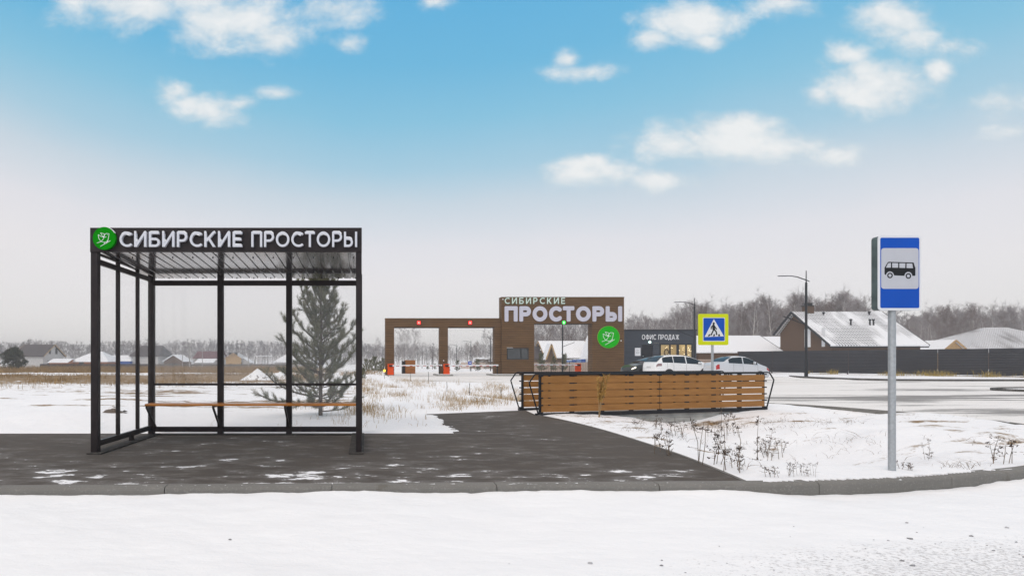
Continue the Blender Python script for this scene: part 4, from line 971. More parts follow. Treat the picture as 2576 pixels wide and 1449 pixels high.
# ================================================================== cars
TYRE = mat('tyre_rubber', (.02, .02, .021), .85); RIMM = mat('alloy_rim', (.34, .35, .36), .35, metal=.8); CGL = mat('car_glass', (.016, .019, .023), .1, spec=.45); ARCH = mat('wheel_arch_black', (.008, .008, .009), .8)
TAIL = mat('tail_light_red', (.42, .012, .015), .25, coat=.5); CLEAR = mat('lamp_lens', (.26, .17, .18), .15, coat=.6); PLATE = mat('plate_white', (.6, .6, .6), .5)
def car(name, loc, rz, label, paint, prof, wb, wr_, windows, shield, rear, scale=1, tails=(), heads=(), trim=M['black'], on=False, group=None):
    t = thing(name, loc, label, 'car', group, rz, 1)
    t.scale = scale if isinstance(scale, tuple) else (scale,) * 3
    P = np.array(prof, float); xs = np.unique(np.concatenate([np.linspace(P[0, 0], P[-1, 0], 64), P[:, 0]]))
    def S(col, x):       # smoothed profile
        w_ = [np.interp(x + o, P[:, 0], P[:, col]) for o in (-.05, -.02, 0, .02, .05)]
        return sum(w_) / 5
    def ring(x):
        lo, be, tp, hw = (S(c, x) for c in (1, 2, 3, 4)); k = min(max((tp - be) / .55, 0), 1)
        w6 = hw * (.965 - .20 * k)
        return [(0, lo), (hw * .82, lo), (hw * .97, lo + .08), (hw, lo + .3 * (be - lo)), (hw * 1.0, lo + .65 * (be - lo)), (hw * .965, be), (w6, tp - .06 * k), (w6 * .72, tp - .008), (0, tp + .012 * k)]
    body = MB(); vs = []; n_ = 16
    for x in xs:
        r_ = ring(x); full = r_ + [(-y, z) for y, z in r_[-2:0:-1]]; vs += [(x, y, z) for y, z in full]
    fs = [(i * n_ + j, i * n_ + (j + 1) % n_, (i + 1) * n_ + (j + 1) % n_, (i + 1) * n_ + j) for i in range(len(xs) - 1) for j in range(n_)]
    body.add(vs, fs + [tuple(range(n_)), tuple(range(len(vs) - 1, len(vs) - n_ - 1, -1))], True); body = body.build('body', paint, t)
    def patch(nm, m, par, x0, x1, i0, f0, i1, f1, off=.008, n=10, sides=(1, -1)):
        for s in sides:
            v = []
            for k_ in range(n + 1):
                x = x0 + (x1 - x0) * k_ / n; r_ = ring(x)
                lo_ = np.array(r_[i0]) * (1 - f0) + np.array(r_[i0 + 1]) * f0; hi_ = np.array(r_[i1]) * (1 - f1) + np.array(r_[i1 + 1]) * f1
                for q_ in (lo_, hi_): v += [(x, s * (q_[0] + off), q_[1]), (x, s * (q_[0] - .02), q_[1])]
            f_ = []
            for k_ in range(n):
                b_ = 4 * k_; f_ += [(b_, b_ + 4, b_ + 6, b_ + 2), (b_ + 2, b_ + 6, b_ + 7, b_ + 3), (b_, b_ + 1, b_ + 5, b_ + 4)]
            MB().add(v, f_).build(nm, m, par)
    for x0, x1 in windows: patch('side_window', CGL, t, x0, x1, 5, .03, 5, .95)
    for nm, (x0, x1) in (('windscreen', shield), ('rear_window', rear)):
        v = []; n2 = 8; sgn = 1 if nm == 'windscreen' else -1
        for k_ in range(n2 + 1):
            x = x0 + (x1 - x0) * k_ / n2; r_ = ring(x)
            for y_, z_ in ((-r_[6][0] * .93, r_[6][1] + .008), (-r_[7][0], r_[7][1]), (0, r_[8][1]), (r_[7][0], r_[7][1]), (r_[6][0] * .93, r_[6][1] + .008)): v.append((x + sgn * .012, y_, z_ + .012))
        MB().add(v, [(5 * i + j, 5 * i + j + 1, 5 * i + j + 6, 5 * i + j + 5) for i in range(n2) for j in range(4)], True).build(nm, CGL, t)
    hw = P[:, 4].max()
    for x in (-wb / 2, wb / 2):
        for s in (1, -1):
            ar = MB(); ar.tube([(x, s * (hw - .20), wr_), (x, s * (hw + .004), wr_ * 1.02)], wr_ * 1.17, 24); ar.build('wheel_arch', ARCH, t)
            w_ = MB(); w_.tube([(x, s * (hw - .2), wr_), (x, s * (hw - .015), wr_), (x, s * (hw + .012), wr_)], [wr_, wr_, wr_ * .95], 28); w_ = w_.build('wheel', TYRE, t)
            rm_ = MB(); rm_.tube([(x, s * (hw + .0125), wr_), (x, s * (hw + .016), wr_)], wr_ * .66, 24)
            rm_ = rm_.build('rim', ARCH, w_); sp_ = MB()
            for k_ in range(6):
                c_, s_ = math.cos(k_ * 1.0472), math.sin(k_ * 1.0472); sp_.bar((x, s * (hw + .022), wr_), (x + c_ * wr_ * .66, s * (hw + .022), wr_ + s_ * wr_ * .66), .05, .012, (0, 1, 0))
            sp_.build('spokes', RIMM, w_)
    for x0, x1, i0, f0, i1, f1, m in tails: patch('tail_light', m, t, x0, x1, i0, f0, i1, f1, .012)
    for x0, x1, i0, f0, i1, f1, m in heads: patch('headlight', m, t, x0, x1, i0, f0, i1, f1, .012)
    for x in (windows[0][1] + .02, windows[-1][0] - .5):
        patch('door_handle', RIMM if on else paint, t, x - .2, x, 4, .72, 4, .86, .03, 2)
    seam = MB()
    for x in sorted({w_[1] + .02 for w_ in windows} | {windows[0][0] + .35}):
        for s in (1, -1):
            r_ = ring(x)
            for (ya, za), (yb, zb) in zip(r_[3:5], r_[4:6]): seam.bar((x, s * (ya + .001), za), (x, s * (yb + .001), zb), .012, .006, (1, 0, 0))
    seam.build('door_seams', ARCH, body)
    r0 = P[0, 0]
    MB().box((r0 - .015, -.26, .82 if prof[1][2] > .95 else .78), (r0 + .05, .26, .93 if prof[1][2] > .95 else .89)).build('number_plate', PLATE, t)
    patch('side_sill', trim, t, -wb / 2 + wr_ * 1.2, wb / 2 - wr_ * 1.2, 1, .5, 2, .7, .006)
    for s in (1, -1):
        xm = shield[0] + (shield[1] - shield[0]) * .70 if shield[0] < shield[1] else shield[0]
        r_ = ring(xm - .1); MB().box((xm - .18, s * (r_[5][0] + .01), r_[5][1] + .03), (xm - .06, s * (r_[5][0] + .19), r_[5][1] + .17)).build('mirror', paint, t, bevel=.03)
    return t
PW = mat('car_paint_white', (.84, .84, .85), .25, coat=.6); PS = mat('car_paint_silver', (.60, .62, .66), .28, metal=.15, coat=.6); PB = mat('car_paint_graphite', (.035, .038, .042), .3, coat=.6)
SUV = [(x, lo, be - (.05 if tp - be > .05 else .02), tp, hw) for (x, lo, be, tp, hw) in [(-2.34, .5, .90, .94, .74), (-2.30, .36, 1.02, 1.05, .83), (-2.22, .30, 1.19, 1.22, .88), (-2.06, .27, 1.23, 1.36, .91), (-1.85, .26, 1.24, 1.56, .93), (-1.55, .25, 1.23, 1.66, .935), (-.9, .25, 1.21, 1.70, .935), (-.2, .25, 1.17, 1.70, .935), (.35, .25, 1.14, 1.62, .935), (.85, .25, 1.12, 1.43, .93), (1.28, .25, 1.10, 1.21, .92), (1.45, .25, 1.08, 1.13, .915), (1.9, .26, .98, 1.01, .89), (2.2, .28, .84, .86, .80), (2.30, .34, .70, .73, .72), (2.34, .4, .58, .6, .6)]]
SED = [(-2.08, .45, .78, .80, .68), (-2.04, .34, .98, 1.0, .75), (-1.96, .28, 1.08, 1.10, .80), (-1.7, .25, 1.12, 1.14, .82), (-1.48, .24, 1.12, 1.16, .825), (-1.15, .22, 1.10, 1.36, .83), (-.8, .22, 1.09, 1.48, .83), (-.2, .22, 1.06, 1.52, .83), (.25, .22, 1.04, 1.49, .83), (.65, .22, 1.02, 1.33, .83), (1.1, .22, 1.0, 1.09, .82), (1.3, .22, .97, 1.01, .815), (1.7, .23, .88, .90, .78), (1.98, .27, .72, .74, .68), (2.06, .34, .58, .6, .56), (2.08, .4, .5, .52, .5)]
q = at(1709, 902, 44.0); car('parked_car', (q.x, q.y, -.02), R(6), 'white estate car with sloping tail parked left of the crossing sign', PW, SUV, 2.75, .39, [(-1.85, -1.05), (-1.0, -.1), (-.02, 1.08)], (.35, 1.25), (-2.20, -1.6), (1.02, 1.02, 1.06),
     tails=[(-2.28, -1.92, 4, .3, 4, .85, CLEAR)], heads=[(1.85, 2.22, 4, .4, 4, .95, CLEAR)], group='cars parked by the office')
q = at(1853, 902, 40.0); car('parked_car', (q.x, q.y, -.02), R(1), 'small silver saloon with a red tail light parked right of the crossing sign', PS, SED, 2.37, .30, [(-1.12, -.1), (-.02, 1.0)], (.27, 1.08), (-1.42, -.84), (.90, .95, 1.13),
     tails=[(-2.03, -1.80, 4, -.15, 4, .8, TAIL)], heads=[(1.72, 1.98, 4, .35, 4, .95, TAIL)], trim=PS, group='cars parked by the office')
LIT = glow('headlight_on', (1, .97, .75), 1.3)
q = at(1640, 902, 48); car('parked_car', (q.x, q.y, -.02), R(188), 'dark grey off-road car with lit headlights half hidden behind the white car', PB, SUV, 2.75, .36, [(-1.85, -1.05), (-1.0, -.1), (-.02, 1.08)], (.35, 1.25), (-2.12, -1.6),
     heads=[(1.92, 2.24, 4, .45, 4, .9, LIT)], tails=[(-2.28, -1.92, 4, .45, 4, .92, TAIL)], group='cars parked by the office')
# ================================================================== houses and fences
def roof_mat(name, c, amt, patch=.9):      # tiles or sheets with fresh snow lying unevenly on them
    def f(nt, b):
        t = NT(nt); co = t.n('ShaderNodeTexCoord').outputs['Object']; sp = t.n('ShaderNodeSeparateXYZ'); t.put(sp.inputs[0], co)
        rows = t.n('ShaderNodeTexBrick'); rows.offset = 0; rows.inputs['Scale'].default_value = 1; rows.inputs['Mortar Size'].default_value = .045; rows.inputs['Brick Width'].default_value = .34; rows.inputs['Row Height'].default_value = .36
        rows.inputs['Color1'].default_value = (0, 0, 0, 1); rows.inputs['Color2'].default_value = (0, 0, 0, 1); rows.inputs['Mortar'].default_value = (1, 1, 1, 1)
        cb = t.n('ShaderNodeCombineXYZ'); t.put(cb.inputs[0], sp.outputs[0]); t.put(cb.inputs[1], t.math('MULTIPLY', sp.outputs[1], 1.25)); t.put(rows.inputs['Vector'], cb.outputs[0])
        big = t.noise(.35, 4, stretch=(1, .4, .4)); v = t.math('ADD', t.math('ADD', amt, t.math('MULTIPLY', t.math('SUBTRACT', big, .5), patch)), t.math('MULTIPLY', rows.outputs['Color'], -.40))
        fc = t.ramp(v, .42, .62)
        t.put(b.inputs['Base Color'], t.mix(fc, tuple(c) + (1,), (.82, .825, .85, 1))); b.inputs['Roughness'].default_value = .6
        t.put(b.inputs['Normal'], t.bump(t.math('MULTIPLY', rows.outputs['Color'], -1), .5, .04))
    return mask_mat(name, None, f)
RS_TILE = roof_mat('snowy_tile_roof', (.05, .052, .058), .90, 1.5); RS_SNOW = roof_mat('snow_covered_roof', (.08, .08, .085), 1.15); RS_DARK = mat('dark_sheet_roof', (.062, .052, .056), .6, var=.15, vscale=.6, stretch=(4, .3, .3)); RS_RED = mat('maroon_sheet_roof', (.11, .035, .045), .6, var=.15, vscale=.6)
RS_HALF = roof_mat('half_snowed_roof', (.10, .085, .085), .62)
BRICK = mat('brown_brick_wall', (.115, .070, .045), .9, var=.25, vscale=9, stretch=(1, 1, 3)); WBLK = mat('white_block_wall', (.50, .48, .47), .9, var=.12, vscale=3, stretch=(1, 1, 3)); ORB = mat('orange_brick_wall', (.36, .13, .05), .9, var=.2, vscale=5)
TIM = mat('pale_timber', (.42, .27, .13), .8, var=.25, vscale=4); GRW2 = mat('grey_plaster_wall', (.42, .40, .39), .9, var=.1); WINM = mat('house_window_glass', (.04, .045, .05), .12); BOARD = mat('white_window_board', (.75, .75, .76), .6)
def house(name, x0, x1, y0, y1, base, eave, ridge, wall, roofm, label, axis='x', over=.35, cat='house', hip=0, ridge_pos=.5, eave_b=None, group=None, wins=(), winm=None, gable_trim=None):
    cx, cy = (x0 + x1) / 2, (y0 + y1) / 2; t = thing(name, (cx, cy, base), label, cat, group); w, d = (x1 - x0) / 2, (y1 - y0) / 2; e, r = eave - base, ridge - base; eb = (eave_b if eave_b is not None else eave) - base
    wl = MB(); rp = -d + 2 * d * ridge_pos if axis == 'x' else -w + 2 * w * ridge_pos
    if axis == 'x':
        prof = [(-d, 0), (d, 0), (d, eb), (rp, r - .02), (-d, e)]
        if hip: prof = [(-d, 0), (d, 0), (d, eb), (-d, e)]
        wl.prism(prof, -w, w, Matrix(((0, 0, 1, 0), (1, 0, 0, 0), (0, 1, 0, 0), (0, 0, 0, 1))))
        E = [(-w - over, -d - over, e - over * .5), (w + over, -d - over, e - over * .5), (w + over, d + over, eb - over * .5), (-w - over, d + over, eb - over * .5), (-w - over + hip, rp, r + .06), (w + over - hip, rp, r + .06)]
    else:
        prof = [(-w, 0), (w, 0), (w, e), (rp, r - .02), (-w, e)]
        wl.prism(prof, -d, d, Matrix(((1, 0, 0, 0), (0, 0, 1, 0), (0, 1, 0, 0), (0, 0, 0, 1))))
        E = [(-w - over, -d - over, e - over * .5), (-w - over, d + over, e - over * .5), (w + over, d + over, e - over * .5), (w + over, -d - over, e - over * .5), (rp, -d - over + hip, r + .06), (rp, d + over - hip, r + .06)]
    wl.build('wall', wall, t)
    ro = MB(); th = .16
    V_ = E + [(x, y, z + th) for x, y, z in E]
    if axis == 'x': q = [(0, 1, 5, 4), (2, 3, 4, 5), (0, 4, 3), (1, 2, 5)]
    else: q = [(1, 0, 4, 5), (3, 2, 5, 4), (0, 3, 4), (2, 1, 5)]
    if not hip: q = q[:2]
    f_ = []; edg_ = {}
    for p in q:
        f_.append(tuple(i + 6 for i in p)); f_.append(tuple(reversed(p)))
        for i in range(len(p)): edg_[(p[i], p[(i + 1) % len(p)])] = 1
    for (a_, b_) in edg_:
        if (b_, a_) not in edg_: f_.append((a_, b_, b_ + 6, a_ + 6))
    ro.add(V_, f_); ro = ro.build('roof', roofm, t)
    for wdef in wins:
        face, u, z_, ww, hh = wdef[:5]; m_ = wdef[5] if len(wdef) > 5 else (winm or WINM)
        if face == 'front': MB().box((u - ww / 2, -d - .05, z_), (u + ww / 2, -d + .04, z_ + hh)).build('window', m_, t)
        if face == 'right': MB().box((w - .04, u - ww / 2, z_), (w + .05, u + ww / 2, z_ + hh)).build('window', m_, t)
        if face == 'left': MB().box((-w - .05, u - ww / 2, z_), (-w + .04, u + ww / 2, z_ + hh)).build('window', m_, t)
    if gable_trim:
        if axis == 'x':
            for s in (-1, 1):
                xx = s * (w + over + .03); tr = MB(); tr.bar((xx, -d - over, e - over * .5 + .06), (xx, rp, r + .12), .06, .24); tr.bar((xx, rp, r + .12), (xx, d + over, eb - over * .5 + .06), .06, .24); tr.build('gable_board', gable_trim, ro)
        else:
            yy = -d - over - .03; tr = MB(); tr.bar((-w - over, yy, e - over * .5 + .06), (rp, yy, r + .12), .06, .24); tr.bar((rp, yy, r + .12), (w + over, yy, e - over * .5 + .06), .06, .24)
            tr.build('gable_board', gable_trim, ro)
    return t, ro
# --- right: the brick house behind the fence
hs, ro = house('brick_house', 55.9, 66.6, 71.6, 80.4, 0, 3.3, 7.45, BRICK, RS_TILE, 'brown brick house with a snow dusted tile roof and chimney behind the grey fence', ridge_pos=.68, eave_b=4.95, over=.55, gable_trim=DARKF,
      wins=(('left', -.6, 3.0, 1.0, 2.3, BOARD), ('left', -3.2, 3.0, .5, 2.3, BOARD)))
ch = MB().box((-4.1, 1.2, 6.6), (-3.2, 2.1, 8.35)).build('chimney', BRICK, ro); MB().box((-4.2, 1.1, 8.36), (-3.1, 2.2, 8.45)).box((-4.1, 1.2, 8.7), (-3.2, 2.1, 8.76)).box((-3.95, 1.35, 8.451), (-3.85, 1.95, 8.699)).box((-3.45, 1.35, 8.451), (-3.35, 1.95, 8.699)).build('chimney_cap', DARKF, ch)
for vx_, vy_, vz_ in ((-.4, -1.2, 5.7), (2.0, -1.2, 5.7), (2.45, -1.2, 5.7), (-2.2, .9, 7.15), (3.7, .9, 7.2)):
    hh = .75 if vz_ < 6 else .35; MB().tube([(vx_, vy_, vz_ - .25), (vx_, vy_, vz_ + hh)], .09, 8).tube([(vx_, vy_, vz_ + hh - .12), (vx_, vy_, vz_ + hh + .06)], .15, 8).build('roof_vent', DARKF, ro)
MB().box((-5.85, -4.98, 2.86), (5.85, -4.86, 3.0)).build('gutter', DARKF, ro)
MB().tube([(1.9, -4.6, .2), (1.9, -4.6, 2.5), (1.9, -4.95, 4.6)], .07, 8).build('flue_pipe', M['white'], hs)
# --- long low building and the roofs at the far right
def YX(px, Y): return (px - VX) / F * Y
house('low_building', YX(1735, 80), YX(1958, 80), 80, 89, 0, 2.55, 4.6, BRICK, RS_SNOW, 'long low brick building with a thick snow roof between the office and the brick house', over=.5, cat='building', gable_trim=DARKF)
house('small_shed', YX(1878, 96), YX(1990, 96), 96, 101, 0, 3.5, 5.0, GRW2, RS_SNOW, 'small grey building whose snowy ridge shows above the long low snow roof', over=.3, cat='building')
house('timber_porch', YX(2335, 86), YX(2395, 86), 84, 90, 0, 2.5, 4.0, TIM, RS_SNOW, 'small pale timber gable peeping over the fence right of the bus stop pole', axis='y', over=.3, gable_trim=TIM, cat='house')
house('hip_house', YX(2395, 88), YX(2760, 88), 86, 98, 0, 2.6, 6.15, BRICK, RS_HALF, 'house with a broad half snowed hip roof at the right edge above the fence', over=.6, hip=9.5)
# --- seen through the opening of the sign tower
P5 = 108.0
def p5(px): return (px - VX) / F * P5
bz = -.55
house('cottage', p5(1374), p5(1486), 108, 116, bz, 1.8, 4.7, BRICK, RS_SNOW, 'cottage with a snowy tile roof filling the opening of the sign tower', over=.3, gable_trim=TIM)
house('cottage_wing', p5(1366), p5(1383), 105.5, 107.6, bz, 1.5, 4.0, BRICK, RS_SNOW, 'narrow brick gable at the left of the cottage in the tower opening', axis='y', over=.3, gable_trim=TIM, ridge_pos=.55)
house('cottage_wing', p5(1462), p5(1512), 102.5, 107.9, bz, 1.4, 5.5, BRICK, RS_SNOW, 'tall steep brick gable with timber edge at the right of the tower opening', axis='y', over=.3, gable_trim=TIM, ridge_pos=.32, wins=(('front', -1.0, 2.4, .7, 2.0),))
house('low_building', p5(1330), p5(1374), 109, 116, bz, 1.6, 3.7, BRICK, RS_DARK, 'low brown house with a plain grey roof at the left side of the tower opening', over=.3, cat='house')
BLUEC = [mat('container_blue', (.02, .09, .34), .6, var=.2), mat('container_pale_blue', (.13, .22, .44), .6, var=.2), mat('container_white', (.6, .6, .62), .6)]
for k_, (a, b, m_) in enumerate(((1431, 1439, 1), (1440, 1449, 0), (1450, 1463, 1), (1464, 1473, 0), (1474, 1482, 2))):
    lab = ['pale blue container, leftmost of the row behind the mesh fence', 'bright blue container second from the left behind the mesh fence', 'wide pale blue container in the middle of the row behind the mesh fence', 'bright blue container just left of the white one', 'white container at the right end of the row of blue containers'][k_]
    t = thing('container', ((a + b - 2 * VX) / 2 / F * 96, 96, gz((a + b - 2 * VX) / 2 / F * 96, 96)), lab, 'container', 'containers behind the mesh fence'); w_ = (b - a) / 2 / F * 96 - .03
    c_ = MB().box((-w_, 0, .05), (w_, 1.4, 1.65))
    for j in range(5): x_ = -w_ + (j + .5) * w_ * 2 / 5; c_.box((x_ - .03, -.03, .15), (x_ + .03, -.001, 1.55))
    c_.build('shell', BLUEC[m_], t); MB().box((-w_ - .02, -.05, 1.651), (w_ + .02, 1.45, 1.72)).build('roof_snow', M['snow'], t)
# mesh fence with beige boards behind it
t = thing('mesh_fence', (0, 0, 0), 'dark wire mesh fence with pale boards behind it seen through the tower opening', 'fence')
fb_ = MB(); Yf = 84.0; zf = gz(20, Yf)
fb_.box((YX(1335, Yf), Yf + .4, zf), (YX(1500, Yf), Yf + .46, zf + 1.42)); fb_.build('boards', mat('beige_boards', (.52, .40, .33), .8, var=.15, vscale=2, stretch=(6, 1, .4)), t)
wr = MB()
for k_ in range(38):
    x_ = YX(1335, Yf) + k_ * .25; wr.box((x_ - .008, Yf, zf), (x_ + .008, Yf + .016, zf + 1.5))
for k_ in range(8): wr.box((YX(1335, Yf), Yf + .017, zf + .1 + k_ * .19), (YX(1500, Yf), Yf + .03, zf + .116 + k_ * .19))
wr.build('mesh', M['metal_black'], t)
for k_ in range(4): x_ = YX(1340, Yf) + 2.6 * k_; MB().box((x_ - .04, Yf - .05, zf - .2), (x_ + .04, Yf - .001, zf + 1.55)).build('post', M['metal_black'], t)
# wooden fence and snow-topped log pile in the second lane
t = thing('board_fence', (0, 0, 0), 'low weathered board fence behind the lamp posts in the second lane', 'fence'); Yf = 126.0; zf = gz(15, Yf)
for k_ in range(26): x_ = YX(1160, Yf) + k_ * .31; MB().box((x_, Yf, zf), (x_ + .26, Yf + .05, zf + 1.35 + .06 * math.sin(k_ * 2.1))).build('board', bpy.data.materials['beige_boards'], t)
MB().box((YX(1160, Yf), Yf + .06, zf + 1.0), (YX(1160, Yf) + 8.1, Yf + .12, zf + 1.1)).build('rail', TIM, t)
t = thing('log_pile', (YX(1215, 118), 118, gz(YX(1215, 118), 118)), 'stack of cut branches dusted with snow behind the second boom', 'log pile'); lg = MB(); rr = random.Random(8)
for k_ in range(70): z_ = rr.uniform(.1, 2.0); x_ = rr.uniform(-2.6, 2.0) * (1 - z_ / 6); lg.tube([(x_, rr.uniform(-.4, .4), z_), (x_ + rr.uniform(.5, 1.3), rr.uniform(-.4, .4), z_ + rr.uniform(-.15, .15))], rr.uniform(.04, .09), 5)
lg.build('logs', mat('log_bark', (.17, .13, .10), .9, var=.3), t); MB().tube([(-2, 0, 2.0), (-1, 0, 2.12), (0, 0, 2.1), (1.5, 0, 1.9)], [.1, .2, .2, .1], 8).build('snow_cap', M['snow'], t)

# --- long grey profiled fence on the right
A_, B_ = Vector((40.4, 64.6, 0)), Vector((54.2, 49.0, 0)); C_ = B_ + (B_ - A_) * 1.1
t = thing('profiled_fence', (0, 0, 0), 'long dark grey fence of horizontally ribbed metal sheets behind the snowy verge', 'fence')
FENM = mat('fence_graphite', (.042, .043, .051), .55, var=.15, vscale=.5); nsec = 14; dirv = (C_ - A_) / nsec; ud = dirv.normalized(); nn = Vector((ud.y, -ud.x, 0)); nn = nn if nn.y < 0 else -nn
for k_ in range(nsec):
    p, q = A_ + dirv * k_, A_ + dirv * (k_ + 1); v = []; zt = 2.32 + .012 * k_; rows_ = [(.12, 0)]
    z_ = .12
    while z_ < zt - .14: rows_ += [(z_ + .05, 0), (z_ + .065, .035), (z_ + .105, .035), (z_ + .12, 0)]; z_ += .14
    rows_.append((zt, 0))
    for e_ in (p + ud * .015, q - ud * .015): v += [(e_.x + nn.x * o, e_.y + nn.y * o, z) for z, o in rows_]
    n_ = len(rows_); o_ = MB().add(v, [(i, i + n_, i + n_ + 1, i + 1) for i in range(n_ - 1)]).build('sheet_panel', FENM, t); s_ = o_.modifiers.new('thick', 'SOLIDIFY'); s_.thickness = .01
    MB().box((p.x - .04, p.y + .05, -.2), (p.x + .04, p.y + .13, zt)).build('post', mat('fence_post_rust', (.075, .035, .03), .7) if k_ == 0 else bpy.data.materials['fence_post_rust'], t)
# short brick wall piece left of it
t = thing('brick_wall', (0, 0, 0), 'low wall of dark brick and pale slats between the office and the grey fence', 'wall')
MB().box((YX(1757, 66), 66, 0), (YX(1884, 66), 66.3, 1.95)).build('brick_panel', BRICK, t)
sl_ = MB()
for k_ in range(6): sl_.box((YX(1757, 65.8), 65.85, .2 + k_ * .22), (YX(1790, 65.8), 65.9, .36 + k_ * .22))
sl_.build('slats', bpy.data.materials['beige_boards'], t)

# --- left village, 175 m off and a little lower
LB = -1.2; YL = 175.0
def lx_(px, Y=YL): return (px - VX) / F * Y
def lz(py, Y=YL): return EYE + (VY - py) / F * Y
house('block_house', lx_(37), lx_(108), YL, YL + 12, LB, lz(894), lz(866), WBLK, RS_DARK, 'white block house with a tall dark roof right of the evergreen at the left edge', over=.5, gable_trim=TIM, wins=(('right', -2.2, 4.2, 1.2, 1.8), ('right', 1.6, 4.2, 1.2, 1.8), ('right', -3, .6, 1.2, 1.6)))
house('garage', lx_(141), lx_(186), YL - 4, YL + 2, LB, lz(910), lz(903), ORB, RS_SNOW, 'low garage with a snow roof between the white block house and the orange brick house', over=.3, cat='garage')
house('brick_bungalow', lx_(184), lx_(269), YL, YL + 11, LB, lz(906), lz(884), ORB, RS_SNOW, 'orange brick bungalow under a snow covered hip roof', over=.8, hip=4.6, wins=(('front', -2.5, .8, 1.4, 1.3), ('front', 2.2, .8, 1.4, 1.3)))
house('shed', lx_(248), lx_(284), YL + 8, YL + 13, LB, lz(902), lz(894), GRW2, RS_SNOW, 'small snow roofed shed behind the orange brick bungalow', over=.4, cat='shed')
house('shed', lx_(300), lx_(333), YL - 2, YL + 5, LB, lz(906), lz(894), BLUEC[0], RS_SNOW, 'small dark blue outhouse with a rounded snow roof', over=.4, hip=1.2, cat='shed')
house('block_house', lx_(330), lx_(398), YL, YL + 13, LB, lz(893), lz(869), WBLK, RS_DARK, 'white block house with a broad dark roof half hidden by the shelter posts', over=.5, hip=1.3, wins=(('front', -2, .5, 1.2, 1.3), ('right', 1, 4.0, 1.2, 1.6)))
house('cottage', lx_(420), lx_(446), YL + 3, YL + 9, LB, lz(905), lz(894), GRW2, RS_SNOW, 'low cottage with a snow roof beside the brown gable', over=.4)
house('cottage', lx_(430), lx_(476), YL - 6, YL + 2, LB, lz(907), lz(893), BRICK, RS_SNOW, 'low brown cottage with its gable towards the pavement under a snow roof', axis='y', over=.4, gable_trim=M['white'], wins=(('front', 0, .3, 2.2, 1.2),))
house('maroon_house', lx_(474), lx_(538), YL + 6, YL + 16, LB, lz(899), lz(883), GRW2, RS_RED, 'long house with a maroon sheet roof seen through the shelter', over=.4)
house('lean_to', lx_(500), lx_(542), YL - 3, YL + 4, LB, lz(910), lz(903), GRW2, RS_SNOW, 'low snow roofed lean-to in front of the maroon roof', over=.3, cat='shed')
house('timber_house', lx_(568), lx_(606), YL, YL + 9, LB, lz(901), lz(888.5), TIM, RS_HALF, 'unfinished pale timber house with an open gable behind the slab fence', axis='y', over=.3, gable_trim=TIM, wins=(('front', -.9, 4.2 - .4, .9, .8), ('front', .8, 4.2 - .4, .9, .8)))
house('lean_to', lx_(607), lx_(626), YL + 1, YL + 7, LB, lz(911), lz(899), GRW2, RS_SNOW, 'grey lean-to at the right side of the timber house', axis='y', over=.2, ridge_pos=.1, cat='shed')
house('cottage', lx_(692), lx_(790), YL, YL + 10, LB, lz(908), lz(892), GRW2, RS_SNOW, 'wide cottage with a snow roof behind the pine', over=.6, hip=3)
t = thing('pergola', (lx_(664), YL - 2, LB), 'bare frame of posts under a snow covered top behind the slab fence', 'pergola')
for k_ in range(6): x_ = -2.1 + k_ * .84; MB().box((x_ - .06, 0, 0), (x_ + .06, .12, lz(895) - LB)).build('post', GRW2, t)
MB().box((-2.4, -.2, lz(895) - LB), (2.4, 2.4, lz(893.6) - LB)).build('snow_top', M['snow'], t)
# fences of the village
t = thing('sheet_fence', (0, 0, 0), 'dark sheet metal fence in front of the left houses beyond the brown grass', 'fence'); Yf = 140.0
fm = mat('old_dark_fence', (.055, .042, .045), .7, var=.3, vscale=.4); xa, xb = lx_(100, Yf), lx_(372, Yf)
for k_ in range(10):
    u_ = xa + (xb - xa) * k_ / 10; v_ = xa + (xb - xa) * (k_ + 1) / 10; MB().box((u_ + .03, Yf, LB), (v_ - .03, Yf + .05, lz(914.3 - .1 * (k_ % 3), Yf))).build('sheet_panel', fm, t)
t = thing('slab_fence', (0, 0, 0), 'grey concrete slab fence between the field and the houses seen through the shelter', 'fence'); Yf = 138.0
sm_ = mat('slab_grey', (.16, .145, .135), .9, var=.2, vscale=.8, stretch=(1, 1, 5)); xa, xb = lx_(374, Yf), lx_(735, Yf); zt = lz(914.5, Yf)
for k_ in range(14):
    u_ = xa + (xb - xa) * k_ / 14; v_ = xa + (xb - xa) * (k_ + 1) / 14; sl_ = MB()
    for j in range(3): sl_.box((u_ + .1, Yf, LB + j * .52), (v_ - .1, Yf + .08, LB + j * .52 + .49))
    sl_.build('slab', sm_, t); MB().box((u_ - .09, Yf - .06, LB), (u_ + .09, Yf + .14, zt + .12)).build('post', sm_, t)
for px, top, lab in ((477, 862, 'tall grey utility pole with braces behind the left pane of the shelter'), (459, 875, 'thin utility pole left of the tall braced pole'), (509, 877, 'thin utility pole in front of the maroon roof'), (625, 880, 'thin utility pole beside the timber house')):
    Y_ = 132; q = at(px, top, Y_); t = thing('utility_pole', (q.x, Y_, gz(q.x, Y_)), lab, 'utility pole', 'utility poles in the village'); H = q.z - t.location.z
    MB().tube([(0, 0, -.2), (0, 0, H)], [.16, .11] if top < 870 else [.09, .06], 8).build('pole', GRW2, t); MB().bar((-.6, 0, H - .5), (.6, 0, H - .5), .08, .08).build('crossarm', GRW2, t)

